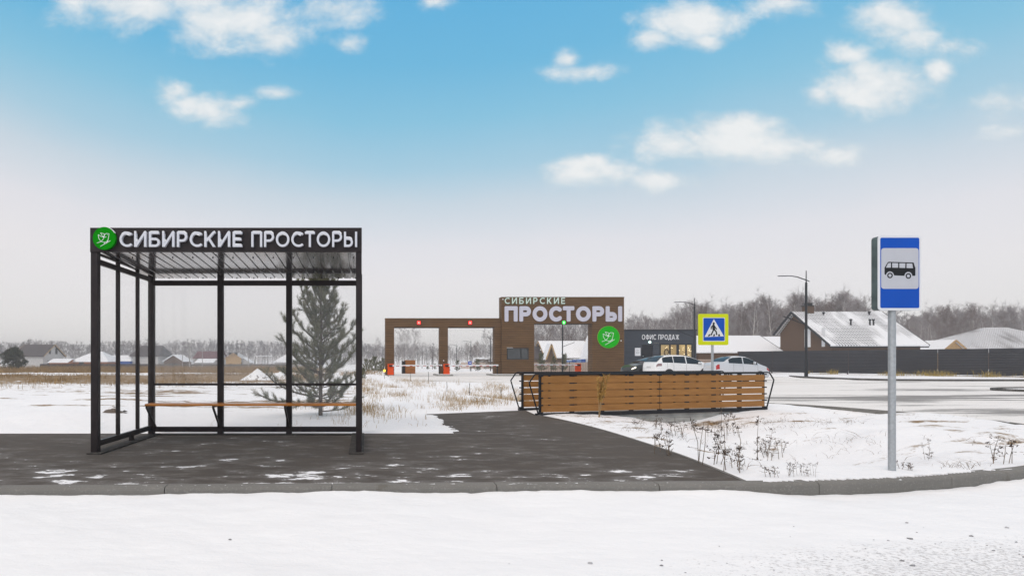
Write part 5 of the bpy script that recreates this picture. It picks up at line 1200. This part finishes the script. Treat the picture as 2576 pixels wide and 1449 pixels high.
# ================================================================== snow-covered heaps
def heap(name, x, y, w, d, h, m, label, seed, cat='mound'):
    n_ = 40; rr = np.linspace(0, 1, 16); th = np.linspace(0, 2 * np.pi, n_, endpoint=False); T_, R_ = np.meshgrid(th, rr)
    xx = np.cos(T_) * R_ * w / 2; yy = np.sin(T_) * R_ * d / 2; nz_ = fbm(xx * 2.6 / (h + .15) * .5 + seed, yy * 2.6 / (h + .15) * .5 + seed, 4)
    zz = h * np.clip(1 - R_, 0, 1) ** .85 * (.62 + .75 * nz_) - .06
    i_ = np.arange(T_.size).reshape(T_.shape); j_ = np.roll(i_, -1, 1); f_ = np.stack([i_[:-1], j_[:-1], j_[1:], i_[1:]], -1).reshape(-1, 4)
    o = np_mesh(name, np.stack([xx, yy, zz], -1).reshape(-1, 3), f_[:, ::-1], m, smooth=True); o.location = (x, y, gz(x, y)); return tag(o, label, cat)
def m_heap(nt, b):
    t = NT(nt); nn_ = t.noise(2.2, 6, rough=.7); f = t.ramp(nn_, .56, .62); t.put(b.inputs['Base Color'], t.mix(f, (.83, .835, .855, 1), (.07, .055, .045, 1))); t.put(b.inputs['Normal'], t.bump(t.noise(6, 5), .6, .08))
MH = mask_mat('snowy_heap', None, m_heap)
q = gnd(648, 956); heap('snowy_mound', q.x, q.y, 2.7, 1.8, .78, MH, 'snow covered heap of soil in the field seen through the middle pane of the shelter', 3)
q = gnd(704, 954); heap('snowy_mound', q.x, q.y, 1.9, 1.5, .72, MH, 'smaller snow covered heap of soil half behind the pine', 9)
q = gnd(283, 1052); heap('dirt_clod', q.x, q.y, .95, .55, .2, mask_mat('dirt_half_snowed', None, lambda nt, b: (lambda t: (t.put(b.inputs['Base Color'], t.mix(t.ramp(t.noise(3, 5), .45, .52), (.82, .82, .84, 1), (.07, .045, .028, 1)))))(NT(nt))), 'brown lump of turf poking from the snow behind the shelter end panes', 5, 'turf lump')
q = gnd(313, 1049); heap('dirt_clod', q.x, q.y, .34, .2, .12, mat('dark_soil', (.045, .035, .03), .95, var=.4, vscale=9), 'small dark clod of soil right of the brown turf lump', 6, 'turf lump')
# ================================================================== trees and dry plants
def ribbons(P, Q, W, rng, taper=.35):
    P = np.asarray(P, float); Q = np.asarray(Q, float); W = np.asarray(W, float)
    d = Q - P; r = rng.normal(size=P.shape); s = np.cross(d, r); s /= np.linalg.norm(s, axis=1, keepdims=True) + 1e-9; s *= W[:, None] / 2
    V_ = np.stack([P - s, P + s, Q + s * taper, Q - s * taper], 1).reshape(-1, 3)
    return V_, np.arange(len(V_)).reshape(-1, 4)
def rot(d, ax, a):
    ax = ax / (np.linalg.norm(ax) + 1e-9); return d * math.cos(a) + np.cross(ax, d) * math.sin(a) + ax * np.dot(ax, d) * (1 - math.cos(a))
def bare_tree_data(seed, H, spread, nb, sub=6, twigs=6, tw=.019, low=.22, up=.75):
    rng = np.random.default_rng(seed); trunk = MB(); P = []; Q = []; W_ = []
    def branch_pts(p, d, L, n, curve=.12, lift=.1):
        pts = [p]
        for i in range(n):
            d = d + rng.normal(size=3) * curve + np.array([0, 0, lift]); d /= np.linalg.norm(d); p = p + d * L / n; pts.append(p)
        return pts
    tp = branch_pts(np.zeros(3), np.array([rng.normal() * .04, rng.normal() * .04, 1.0]), H * .96, 9, .035, .12); trunk.tube([np.array([0, 0, -.4])] + tp, [H * .016] + [H * .0135 * (1 - .9 * i / 9) + .004 for i in range(10)], 6)
    for b_ in range(nb):
        f = low + (1 - low) * ((b_ + rng.random()) / nb) ** .9; i = min(int(f * 9), 8); g = f * 9 - i; p = tp[i] * (1 - g) + tp[i + 1] * g
        a = rng.random() * 6.283; u_ = up + rng.normal() * .18; d = np.array([math.cos(a), math.sin(a), max(u_, .1) * (1 + f * .6)]); d /= np.linalg.norm(d)
        L = spread * (1.0 - .72 * abs(f - .42) ** 1.1 * 1.2) * (.7 + .5 * rng.random())
        bp = branch_pts(p, d, L, 5, .11, .10); trunk.tube(bp, [.011 * L + .012, .008 * L + .01, .006 * L + .008, .008, .006, .004], 4, False)
        for s in range(sub):
            k = 1 + rng.random() * 3.9; j = min(int(k), 4); q = bp[j] * (1 - (k - j)) + bp[j + 1] * (k - j); dd = bp[j + 1] - bp[j]; dd = dd / np.linalg.norm(dd); dd = rot(dd, rng.normal(size=3), .75); dd[2] += .25; dd /= np.linalg.norm(dd)
            l2 = L * (.22 + .25 * rng.random()); sp_ = branch_pts(q, dd, l2, 3, .16, .05)
            for a_, c_ in zip(sp_, sp_[1:]): P.append(a_); Q.append(c_); W_.append(tw * 1.4)
            for w in range(twigs):
                k2 = .5 + rng.random() * 2.5; j2 = min(int(k2), 2); q2 = sp_[j2] * (1 - (k2 - j2)) + sp_[j2 + 1] * (k2 - j2); d2 = rot(sp_[j2 + 1] - sp_[j2], rng.normal(size=3), .8); d2 = d2 / np.linalg.norm(d2); d2[2] += .1
                l3 = l2 * (.3 + .45 * rng.random()) + .15; e_ = q2 + d2 * l3; P.append(q2); Q.append(e_); W_.append(tw)
                for z in range(2): f3 = .3 + .6 * rng.random(); q3 = q2 + d2 * l3 * f3; P.append(q3); Q.append(q3 + rot(d2, rng.normal(size=3), .7) * l3 * .55); W_.append(tw * .75)
    return trunk, ribbons(P, Q, W_, rng)
TWIG = mat('frosted_twigs', (.20, .168, .168), .9, var=.3, vscale=.6, col2=(.42, .39, .40)); TWIG2 = mat('brown_twigs', (.15, .115, .108), .9, var=.3, vscale=.6)
protos = []
def tree_proto(name, seed, H, spread, nb, m_trunk, m_twig, label, group, **k):
    tr, (v, f) = bare_tree_data(seed, H, spread, nb, **k); t = thing(name, (0, 0, 0), label, 'tree', group)
    tr.build('trunk', m_trunk, t, fix=False); np_mesh('crown', v, f, m_twig, t); return t
rt = random.Random(11)
GB = 'bare trees rising behind the office and the houses'; GBL = 'leafless frosted tree in the wood behind the office and the brick house'
tp_ = [tree_proto('bare_tree', 21 + i, 11 + i * .3, [3.4, 2.6, 3.9, 2.9, 3.2][i], [25, 22, 28, 23, 27][i], [M['bark'], M['birch'], M['bark'], M['birch'], M['bark']][i], [TWIG, TWIG, TWIG2, TWIG, TWIG2][i], GBL, GB) for i in range(5)]
# skyline of the right-hand wood, as (pixel, top) pairs
SKY_R = [(1575, 805), (1600, 795), (1640, 803), (1668, 800), (1690, 790), (1715, 775), (1745, 768), (1775, 765), (1800, 778), (1830, 768), (1860, 772), (1885, 768), (1905, 755), (1930, 748), (1950, 765), (1975, 765), (1990, 748), (2010, 742), (2040, 755), (2070, 765), (2100, 750), (2125, 745), (2150, 748), (2175, 768), (2190, 800)]
SKY_R2 = [(2285, 800), (2310, 790), (2340, 778), (2370, 780), (2400, 775), (2430, 772), (2455, 782), (2480, 785), (2510, 775), (2540, 772), (2576, 780), (2640, 780)]
used = set()
def plant(px, top, Y, label=None, group=None, k=None):
    k = rt.randrange(5) if k is None else k; q = at(px, top, Y); b_ = gz(q.x, q.y); s = (q.z - b_) / (11 + k * .3) ; w = s * rt.uniform(.85, 1.15)
    if k not in used: used.add(k); t = tp_[k]; t.location = (q.x, q.y, b_ - .1); t.rotation_euler.z = rt.random() * 6.28; t.scale = (w, w, s)
    else: t = dup(tp_[k], (q.x, q.y, b_ - .1), rt.random() * 6.28, (w, w, s))
    if label: t['label'] = label
    if group: t['group'] = group
    return t
def skyline(pts, Y0_, Y1_, step, lab=None, grp=None, low=0):
    px = pts[0][0]
    while px < pts[-1][0]:
        top = np.interp(px, [p[0] for p in pts], [p[1] for p in pts]); plant(px + rt.uniform(-4, 4), top + rt.uniform(0, 1) ** 2 * 22 + low, rt.uniform(Y0_, Y1_), lab, grp); px += step * rt.uniform(.7, 1.3)
skyline(SKY_R, 106, 122, 8.5); skyline(SKY_R, 122, 150, 8.5, low=8)
L2, G2 = 'leafless frosted tree in the row beyond the fence at the right edge', 'bare trees beyond the fence at the right'
skyline(SKY_R2, 112, 150, 9, L2, G2); skyline(SKY_R2, 125, 165, 12, L2, G2, 12)
L3, G3 = 'leafless tree filling the opening of the sign tower behind the cottage', 'bare trees behind the cottage in the tower opening'
skyline([(1330, 806), (1400, 802), (1495, 800)], 126, 150, 9, L3, G3); skyline([(1335, 825), (1490, 830)], 118, 125, 13, L3, G3)
L4, G4 = 'leafless tree in the wood seen through the two lanes of the gate', 'bare trees seen through the gate lanes'
skyline([(985, 868), (1060, 862), (1100, 872), (1140, 872), (1200, 860), (1260, 862)], 165, 200, 7, L4, G4)
for px, top, Y_, lab in ((1013, 822, 96, 'tall birch clump tree left in the left lane of the gate'), (1026, 830, 95, 'pale birch in the middle of the clump behind the bin enclosure'), (1040, 824, 97, 'slender birch right in the clump in the left lane'),
                         (1222, 832, 118, 'pale birch beside the sign tower in the second lane'), (1238, 838, 120, 'pale birch right next to the tower foot in the second lane'), (947, 853, 150, 'lone pale birch left of the gate above the small pines')):
    plant(px, top, Y_, lab, 'birches near the gate', 1 if px % 2 else 3)
# distant wood all along the left: one mass of trees
rng = np.random.default_rng(5); VS = []; FS = []; off = 0
TWIGD = mat('distant_twigs', (.15, .125, .13), .9, var=.3, vscale=.15, col2=(.27, .24, .25))
vars_ = []
for i in range(6):
    tr, (v, f) = bare_tree_data(60 + i, 10, 2.3 + .5 * (i % 3), 15, 4, 4, .055); tv = np.array(tr.v); tf = [x for x in tr.f if len(x) == 4]; vars_.append((np.concatenate([v, tv]), np.concatenate([f, np.array(tf) + len(v)])))
def wood(pxs, tops, Ya, Yb, n):
    global off
    for k in range(n):
        px = pxs[0] + (pxs[-1] - pxs[0]) * (k + rng.random()) / n; top = np.interp(px, pxs, tops) + 7 * rng.random() ** 1.5 + 3 * math.sin(px * .05) * math.sin(px * .017 + 1); Y_ = rng.uniform(Ya, Yb); x_ = (px - VX) / F * Y_; b_ = float(drop(np.array(x_), np.array(Y_))); z_ = EYE + (VY - top) / F * Y_
        v, f = vars_[rng.integers(6)]; s = (z_ - b_) / 9.7; a = rng.random() * 6.28; c_, s_ = math.cos(a), math.sin(a)
        VS.append(np.stack([(v[:, 0] * c_ - v[:, 1] * s_) * s + x_, (v[:, 0] * s_ + v[:, 1] * c_) * s + Y_, v[:, 2] * s + b_], -1)); FS.append(f + off); off += len(v)
wood([-700, -300, 0, 100, 200, 330, 450, 560, 640, 720, 800, 900, 990], [868, 864, 863, 861, 866, 862, 864, 860, 862, 864, 866, 868, 868], 235, 290, 470)
wood([880, 1000, 1150, 1300, 1500], [872, 868, 872, 866, 860], 215, 260, 80)
wood([2150, 2300, 2576, 2900], [800, 796, 800, 800], 190, 230, 60)
tag(np_mesh('distant_wood', np.concatenate(VS), np.concatenate(FS), TWIGD), 'leafless frosted wood closing the horizon behind the village', 'wood', kind='stuff')

# --- pine behind the shelter
NEEDLE = mat('pine_needles', (.115, .135, .065), .7, var=.3, vscale=4, col2=(.215, .205, .12))
def pine_data(seed, H, rad, whorls, per, needles=62, nl=.085, nwid=.007):
    rng = np.random.default_rng(seed); tr = MB(); tr.tube([(0, 0, -.2), (.01, 0, H * .3), (.02, .01, H * .6), (.0, 0, H * .97)], [H * .014, H * .011, H * .007, H * .002], 8)
    P = []; Q = []; W_ = []; shoots = []
    for w in range(whorls):
        f = (w + .5) / whorls; z0_ = H * (.02 + .925 * f); R_ = rad * min(1, .9 + f * 1.4) * (1 - .54 * f)
        for b_ in range(per):
            a = 6.283 * (b_ / per) + w * 1.1 + rng.normal() * .25; L = R_ * (.60 + .65 * rng.random()); el_ = .05 + .80 * min(1, f * 1.35) + rng.normal() * .12; d = np.array([math.cos(a) * math.cos(el_), math.sin(a) * math.cos(el_), math.sin(el_)]); p = np.array([0, 0, z0_ + rng.normal() * .05]); pts = [p]
            for i in range(6): d = d + np.array([0, 0, .06 + .10 * (i > 2)]) + rng.normal(size=3) * .05; d /= np.linalg.norm(d); p = p + d * L / 6; pts.append(p)
            tr.tube(pts, [.012 * L + .005 - .0015 * i for i in range(7)], 4, False)
            ns = max(4, int(L / .085)); shoots += [(pts[i], (pts[i + 1] - pts[i]) / np.linalg.norm(pts[i + 1] - pts[i]), float(np.linalg.norm(pts[i + 1] - pts[i]))) for i in range(2, 6)]
            for s in range(ns):
                k = 1.0 + 5 * (s + rng.random()) / ns; k = min(k, 5.99); j = int(k); q = pts[j] * (1 - (k - j)) + pts[min(j + 1, 6)] * (k - j); dd = pts[min(j + 1, 6)] - pts[j]; dd /= np.linalg.norm(dd); sd_ = rot(dd, np.array([0, 0, 1.]) + rng.normal(size=3) * .5, (.75 + .25 * rng.random()) * (1 if s % 2 else -1)); sd_[2] += .35; sd_ /= np.linalg.norm(sd_)
                l_ = (.10 + .15 * rng.random()) * (1 - .35 * f); shoots.append((q, sd_, l_))
                if rng.random() < .6: sd2 = rot(sd_, rng.normal(size=3), .6); sd2[2] += .2; shoots.append((q + sd_ * l_ * .5, sd2 / np.linalg.norm(sd2), l_ * .8))
            shoots.append((pts[6] - d * .05, d, .22))
    shoots += [(np.array([0, 0, H * (.8 + .04 * i)]), np.array([0, 0, 1.]), .22) for i in range(5)]
    for (q, d, l_) in shoots:
        tr.tube([q, q + d * l_], [.006, .004], 3, False); r_ = rng.normal(size=(needles, 3)); r_ -= np.outer(r_ @ d, d); r_ /= np.linalg.norm(r_, axis=1, keepdims=True); t_ = rng.random(needles)[:, None]
        P.append(q + d * l_ * (.15 + .85 * t_)); Q.append(P[-1] + (r_ * (.75 - .25 * t_) + d * (.75 + .3 * t_)) * nl * (.8 + .4 * rng.random((needles, 1)))); W_.append(np.full(needles, nwid))
    return tr, ribbons(np.concatenate(P), np.concatenate(Q), np.concatenate(W_), rng, .3)
q = gnd(806, 1046)
pine = thing('pine_tree', (q.x, q.y, gz(q.x, q.y)), 'bushy young pine standing in the snow right behind the shelter', 'tree')
tr, (v, f) = pine_data(2, 4.15, 1.40, 14, 6, 42, .09, .0066); tr.build('trunk', mat('pine_bark', (.09, .07, .055), .9, var=.3), pine, fix=False); np_mesh('crown', v, f, NEEDLE, pine)
tr, (v, f) = pine_data(5, 2.0, .72, 7, 5, 16, .10, .014)
sp = thing('small_pine', (0, 0, 0), 'x', 'tree', 'small pines planted around the gate'); tr.build('trunk', bpy.data.materials['pine_bark'], sp, fix=False); np_mesh('crown', v, f, NEEDLE, sp)
for i, (px, top, Y_, lab) in enumerate(((943, 897, 72, 'dense small pine in the middle of the group left of the gate'), (921, 903, 66, 'small pine left in the group left of the gate, behind the pine by the shelter'), (964, 901, 74, 'small pine half hidden by the left gate pillar'), (932, 905, 80, 'low small pine behind the gap in the group left of the gate'), (956, 908, 82, 'lowest small pine beside the left gate pillar'),
                         (1362, 889, 79, 'small pine at the left of the tower opening'), (1393, 897, 79.5, 'small pine in the middle of the tower opening'), (1419, 891, 78, 'small pine beside the lamp post in the tower opening'), (1151, 906, 101, 'small dark pine at the foot of the lamp post nearest the middle pillar'), (1202, 904, 99, 'small snowy pine right of the blue sign in the second lane'),
                         (1076, 915, 118, 'tiny pine under the boom in the left lane'), (1094, 914, 119, 'tiny pine left of the middle gate pillar'))):
    q = at(px, top, Y_); b_ = gz(q.x, q.y); s = (q.z - b_) / 2.05; t = sp if i == 0 else dup(sp, (0, 0, 0))
    t.location = (q.x, q.y, b_); t.scale = (s, s, s) if px < 1300 or px > 1440 else (s * .85, s * .85, s); t.rotation_euler.z = i * 1.3; t['label'] = lab
q = at(914, 925, 42); b_ = gz(q.x, q.y); s = (q.z - b_) / 2.05; dup(sp, (q.x, q.y, b_), 2, s, 'little pine just right of the shelter post, in front of the group')
# --- dark evergreen at the left edge
ev = thing('evergreen_tree', (lx_(33, 118), 118, gz(lx_(33, 118), 118)), 'dark bushy evergreen at the left edge of the field', 'tree')
rng = np.random.default_rng(3); cl = []
for k in range(75):
    a = rng.random() * 6.283; r_ = rng.random() ** .5; z_ = rng.random(); wz = 1 - (abs(z_ - .38) / .66) ** 2; cl.append((math.cos(a) * 2.6 * r_ * wz, math.sin(a) * 2.2 * r_ * wz, .5 + z_ * 4.0, .28 + .42 * rng.random()))
P = []; Q = []
for (x, y, z, r_) in cl:
    n_ = 90; d = rng.normal(size=(n_, 3)); d /= np.linalg.norm(d, axis=1, keepdims=True); c_ = np.array([x, y, z]) + d * r_ * (.4 + .6 * rng.random((n_, 1))); P.append(c_); Q.append(c_ + (d + np.array([0, 0, .5])) * .22)
v, f = ribbons(np.concatenate(P), np.concatenate(Q), np.full(sum(map(len, P)), .11), rng)
tr = MB(); tr.tube([(0, 0, -.3), (.1, 0, 1.5), (0, 0, 3.6)], [.16, .12, .03], 7)
for (x, y, z, r_) in cl[::4]: tr.tube([(0, 0, max(.5, z - 1)), (x * .6, y * .6, z - .2), (x, y, z)], [.05, .03, .01], 4, False)
tr.build('trunk', bpy.data.materials['pine_bark'], ev, fix=False); np_mesh('crown', v, f, mat('dark_evergreen_leaves', (.022, .032, .016), .75, var=.5, vscale=1.2, col2=(.06, .07, .025)), ev)

# --- dry grass: uncountable blades
def grass(name, m, pts, hmin, hmax, wid, per, label, lean=.35, seed=1, spread=.12):
    rng = np.random.default_rng(seed); pts = np.asarray(pts); n = len(pts); b = np.repeat(pts, per, 0) + rng.normal(size=(n * per, 2)) * spread; z = ground_z(b[:, 0], b[:, 1])
    h = rng.uniform(hmin, hmax, n * per) * np.repeat(.6 + .6 * rng.random(n), per); P0 = np.stack([b[:, 0], b[:, 1], z - .02], -1); d = rng.normal(size=(n * per, 2)) * lean
    P1 = P0 + np.stack([d[:, 0] * h * .3, d[:, 1] * h * .3, h * .6], -1); P2 = P1 + np.stack([d[:, 0] * h * .8, d[:, 1] * h * .8, h * .4], -1); w = np.full(n * per, wid)
    v1, f1 = ribbons(P0, P1, w, rng, .8); v2, f2 = ribbons(P1, P2, w * .8, rng, .3)
    o = np_mesh(name, np.concatenate([v1, v2]), np.concatenate([f1, f2 + len(v1)]), m); tag(o, label, 'dry grass', kind='stuff'); return o
STRAW = mat('straw', (.38, .25, .12), .8, var=.3, vscale=1, col2=(.50, .36, .20)); STRAWB = mat('brown_straw', (.27, .165, .07), .8, var=.35, vscale=.3, col2=(.44, .29, .135)); YST = mat('yellow_stalks', (.36, .26, .07), .8, var=.3)
rng = np.random.default_rng(9)
def scatter(n, xa, xb, ya, yb, fn):
    x = rng.uniform(xa, xb, n); y = rng.uniform(ya, yb, n); k = rng.random(n) < fn(x, y); return np.stack([x[k], y[k]], -1)
def free(x, y): return (poly_sd(WALK, x, y) > .25) & (poly_sd(SIDE, x, y) > .4) & (y > kerb_y(np.minimum(x, 15)) + .3)
pts = scatter(6500, -.6, 9, 12.3, 42, lambda x, y: free(x, y) * (x < np.where(y < 18, 4.5, 7.5)) * (.05 + .9 * sstep(.5, .66, fbm(x * .7 + 5, y * .45, 3))) * (1 - .55 * sstep(24, 34, y)))
grass('dry_grass', STRAW, pts, .10, .32, .009, 7, 'sparse tufts of straw coloured grass in the snow between the shelter and the gate', seed=2)
pts = scatter(700, -7, -.3, 12.3, 26, lambda x, y: free(x, y) * (.03 + .75 * sstep(.55, .68, fbm(x * .6 + 9, y * .5, 3))) * sstep(-5.5, -1.5, x))
grass('dry_grass', STRAW, pts, .08, .25, .006, 6, 'thin scattered straw in the snow behind the shelter panes', seed=3)
pts = np.concatenate([scatter(9000, -48, 0, 27, 58, lambda x, y: (x < -2.5 - .02 * y) * (.85 * band(y + fbm(x * .12, y * .12, 3) * 6 - 3, 36, 56, 4) * sstep(.36, .55, fbm(x * .25, y * .18, 3)) + .16 * band(y, 26, 38, 4) * sstep(.45, .6, fbm(x * .4, y * .3, 3))))])
grass('brown_grass', STRAWB, pts, .12, .42, .022, 5, 'brown dead grass in a broad band across the snowy left field', seed=4, spread=.35)
pts = scatter(12000, -125, 5, 78, 139, lambda x, y: (x < -4 - .05 * y) * sstep(80, 90, y + fbm(x * .1, y * .1, 3) * 9))
grass('tall_brown_grass', STRAWB, pts, .5, 1.15, .05, 4, 'tall brown grass in front of the left houses and their fences', seed=5, spread=.7)
fx = rng.uniform(0, 2.0, 1500); pf = np.stack([A_.x + (C_.x - A_.x) * fx / 2 + nn.x * (.5 + rng.random(1500) * 1.6), A_.y + (C_.y - A_.y) * fx / 2 + nn.y * (.5 + rng.random(1500) * 1.6)], -1)
keep = fbm(pf[:, 0] * .5, pf[:, 1] * .5, 3) > .56; grass('verge_grass', YST, pf[keep], .2, .6, .03, 3, 'yellowed stalks along the foot of the long grey fence', lean=.2, seed=6, spread=.2)
pts = scatter(900, 3, 12, 56.5, 64, lambda x, y: (x < 1.5) | (x > 90)); pts2 = scatter(700, -12, 1.6, 52, 75, lambda x, y: .8 * sstep(.5, .6, fbm(x * .3, y * .3, 3)))
grass('gate_grass', STRAWB, pts2, .15, .5, .03, 5, 'brown grass left of the gate around the small pines', seed=8, spread=.3)

# --- single dead plants in the ditch and along the kerb
DRY = mat('dead_stalk', (.17, .125, .09), .85, var=.3); SEED = mat('dark_seed_heads', (.065, .048, .04), .9, var=.3)
def weed(seed, H, n, heads, fan=.35):
    rng = np.random.default_rng(seed); st = MB(); P = []; Q = []
    for k in range(n):
        a = rng.random() * 6.283; l_ = fan * rng.random(); h = H * (.3 + .7 * rng.random()); b0 = rng.normal(size=3) * .09 * (H / .6 + .4); b0[2] = 0; tip = b0 + np.array([math.cos(a) * l_ * h + .12 * h * math.sin(seed), math.sin(a) * l_ * h, h]); mid = (tip + b0) * .5 + np.array([rng.normal() * .02, rng.normal() * .02, h * .08 * rng.normal()]); st.tube([b0 + np.array([0, 0, -.08]), mid, tip], [.005, .004, .002], 4, False)
        for j in range(heads):
            u = .25 + .75 * rng.random(); p = (mid * (1 - u) + tip * u) if u > .5 else b0 + (mid - b0) * (u + .4); d = rng.normal(size=3) * .055 * (1.1 - u * .4); d[2] = abs(d[2]) * .6; st.tube([p, p + d], [.003, .002], 3, False)
            for z in range(int(rng.integers(1, 4))): e = p + d * (.6 + .2 * z); P.append(e - rng.normal(size=3) * .012); Q.append(e + rng.normal(size=3) * .014)
    return st, ribbons(P, Q, np.full(len(P), .014), rng, .8)
wp = []
for i, (H, n, hd, fan) in enumerate(((.75, 5, 12, .25), (.45, 6, 8, .45), (.22, 6, 4, .9), (.95, 4, 16, .15), (.6, 9, 6, .35))):
    t = thing('dead_weed', (0, 0, 0), 'x', 'dead plant', 'dead weeds in the ditch and by the kerb'); s_, (v, f) = weed(30 + i, H, n, hd, fan); s_.build('stalk', DRY, t, fix=False); np_mesh('seed_head', v, f, SEED, t)['kind'] = 'stuff'; wp.append(t)
WE = [(1668, 1150, 1, 1.0, 'sprawling dead weed low on the ditch slope next to the path edge'), (1790, 1166, 1, 1.15, 'dark weed leaning on the slope close to the tip of the pavement'), (1812, 1105, 0, .9, 'dark seeded weed in the ditch under the right half of the bridge'), (1850, 1092, 0, 1.0, 'dense dark weed under the right end of the bridge'),
      (1880, 1148, 0, 1.0, 'tall dark weed standing lowest in the middle of the ditch'), (1938, 1115, 0, 1.2, 'tallest dark weed right of the bridge end'), (1925, 1135, 1, .8, 'dark weed directly below the tall one right of the bridge'), (1745, 1080, 2, 1.0, 'small weed under the middle of the bridge'),
      (1700, 1096, 2, 1.1, 'low straggly weed on the snow left of the ditch'), (1655, 1078, 1, .8, 'thin weed near the left bridge beam'), (1600, 1066, 2, .9, 'small weed at the bridge foot near the golden reed'), (1845, 1185, 2, 1.0, 'small weed where the pavement tip meets the kerb'),
      (1942, 1198, 2, .7, 'low spiky weed at the kerb nearest the pavement tip'), (2035, 1196, 1, .45, 'spiky upright weed behind the kerb between ditch and sign'), (1990, 1197, 2, .5, 'small bent weed behind the kerb left of the spiky one'), (2280, 1180, 2, .8, 'bent dead weed beside the foot of the bus stop pole'),
      (2332, 1115, 0, .5, 'thin upright weed in the snow right of the bus stop pole'), (2525, 1165, 2, 1.0, 'dark weed tuft on the kerb at the right edge'), (1372, 1025, 1, .9, 'bushy dead weed at the left end of the footbridge'), (1318, 985, 0, .9, 'dead weed on the snow bank left of the footbridge')]
seen = set()
for i, (px, py, k, s, lab) in enumerate(WE):
    q = gnd(px, py); z = gz(q.x, q.y)
    for _ in range(6): Y_ = F * (EYE - z) / (py - VY); x_ = (px - VX) / F * Y_; z = gz(x_, Y_)
    k = {0: (0, 3, 4), 1: (1, 4, 1), 2: (2, 2, 1)}[k][i % 3]
    if k in seen: t = dup(wp[k], (x_, Y_, z), i * 1.7, (s * .9, s * .9, s * (.62 + .35 * ((i * 7) % 5) / 4)), lab)
    else: seen.add(k); t = wp[k]; t.location = (x_, Y_, z); t.scale = (s,) * 3; t['label'] = lab
rd = thing('golden_reed', (YX(1506, 15.4), 15.4, gz(YX(1506, 15.4), 15.4)), 'tall golden reed plume in front of the brown bridge railing', 'reed'); rng = np.random.default_rng(12); st = MB(); P = []; Q = []
for k in range(9):
    a = .12 + rng.normal() * .09; h = .75 + .35 * rng.random(); tip = np.array([a * h + .02, rng.normal() * .04, h]); st.tube([(rng.normal() * .02, 0, -.1), tip * .5, tip], [.005, .004, .002], 4, False)
    for j in range(170): u = .45 + .55 * rng.random(); p = tip * u; P.append(p); Q.append(p + np.array([rng.normal() * .035, rng.normal() * .035, .03 + .03 * rng.random()]))
v, f = ribbons(P, Q, np.full(len(P), .013), rng); st.build('stalk', STRAW, rd, fix=False); np_mesh('plume', v, f, mat('golden_plume', (.42, .25, .07), .8, var=.3, vscale=8), rd)
pts = scatter(1700, 4.9, 15, 8.0, 18.5, lambda x, y: free(x, y) * (.02 + .8 * sstep(.56, .70, fbm(x * .9 + 31, y * 1.1, 3))) * (1 - .6 * sstep(11, 14, x)))
grass('ditch_litter', mat('ditch_stems', (.13, .09, .06), .85, var=.4, vscale=3, col2=(.25, .18, .11)), pts, .03, .16, .0055, 4, 'thin broken stems and seed stalks scattered over the snowy ditch banks', lean=.9, seed=15, spread=.10)
# grit and small stones on the packed snow
rng = np.random.default_rng(14); n = 260; x = rng.uniform(-4, 8.5, n); y = rng.uniform(4.3, 6.6, n); keep = rng.random(n) < .03 + .9 * sstep(5.7, 4.5, y - (x - 2) * .14) * sstep(.0, 5, x); x, y = x[keep], y[keep]
st = MB(); IC = [(0, 0, 1), (.89, 0, .45), (.28, .85, .45), (-.72, .53, .45), (-.72, -.53, .45), (.28, -.85, .45), (.72, .53, -.3), (-.28, .85, -.3), (-.89, 0, -.3), (-.28, -.85, -.3), (.72, -.53, -.3)]
IF = [(0, 1, 2), (0, 2, 3), (0, 3, 4), (0, 4, 5), (0, 5, 1), (1, 6, 2), (2, 6, 7), (2, 7, 3), (3, 7, 8), (3, 8, 4), (4, 8, 9), (4, 9, 5), (5, 9, 10), (5, 10, 1), (1, 10, 6)]
for x_, y_ in zip(x, y):
    s = .005 + .013 * rng.random() ** 3; z_ = np.interp(0, [0, 1], [0, 0]); i0 = np.argmin(np.abs(xs - x_)); j0 = np.argmin(np.abs(YY[:, i0] - y_)); z_ = ZR[j0, i0]; j = rng.normal(size=(11, 3)) * .18
    st.add([(x_ + s * 1.4 * (p[0] + j[i, 0]), y_ + s * (p[1] + j[i, 1]), z_ + s * .2 + s * .75 * (p[2] + j[i, 2])) for i, p in enumerate(IC)], IF)
tag(st.build('gravel', mat('ice_grey_gravel', (.25, .25, .26), .8, var=.4, vscale=3, col2=(.5, .5, .52)), fix=False), 'grey grit and small stones frozen into the packed snow of the near road', 'gravel', kind='stuff')

# ------------------------------------------------------------------ winter haze
hz = MB().box((-900, -900, -3.0), (900, 900, 16)); hm = bpy.data.materials.new('winter_haze'); hm.use_nodes = True; nt = hm.node_tree; nt.nodes.clear()
pv = nt.nodes.new('ShaderNodeVolumePrincipled'); pv.inputs['Color'].default_value = (.97, .955, .965, 1); pv.inputs['Density'].default_value = .0013; pv.inputs['Anisotropy'].default_value = 0
nt.links.new(pv.outputs[0], nt.nodes.new('ShaderNodeOutputMaterial').inputs['Volume']); tag(hz.build('haze', hm), kind='stuff')
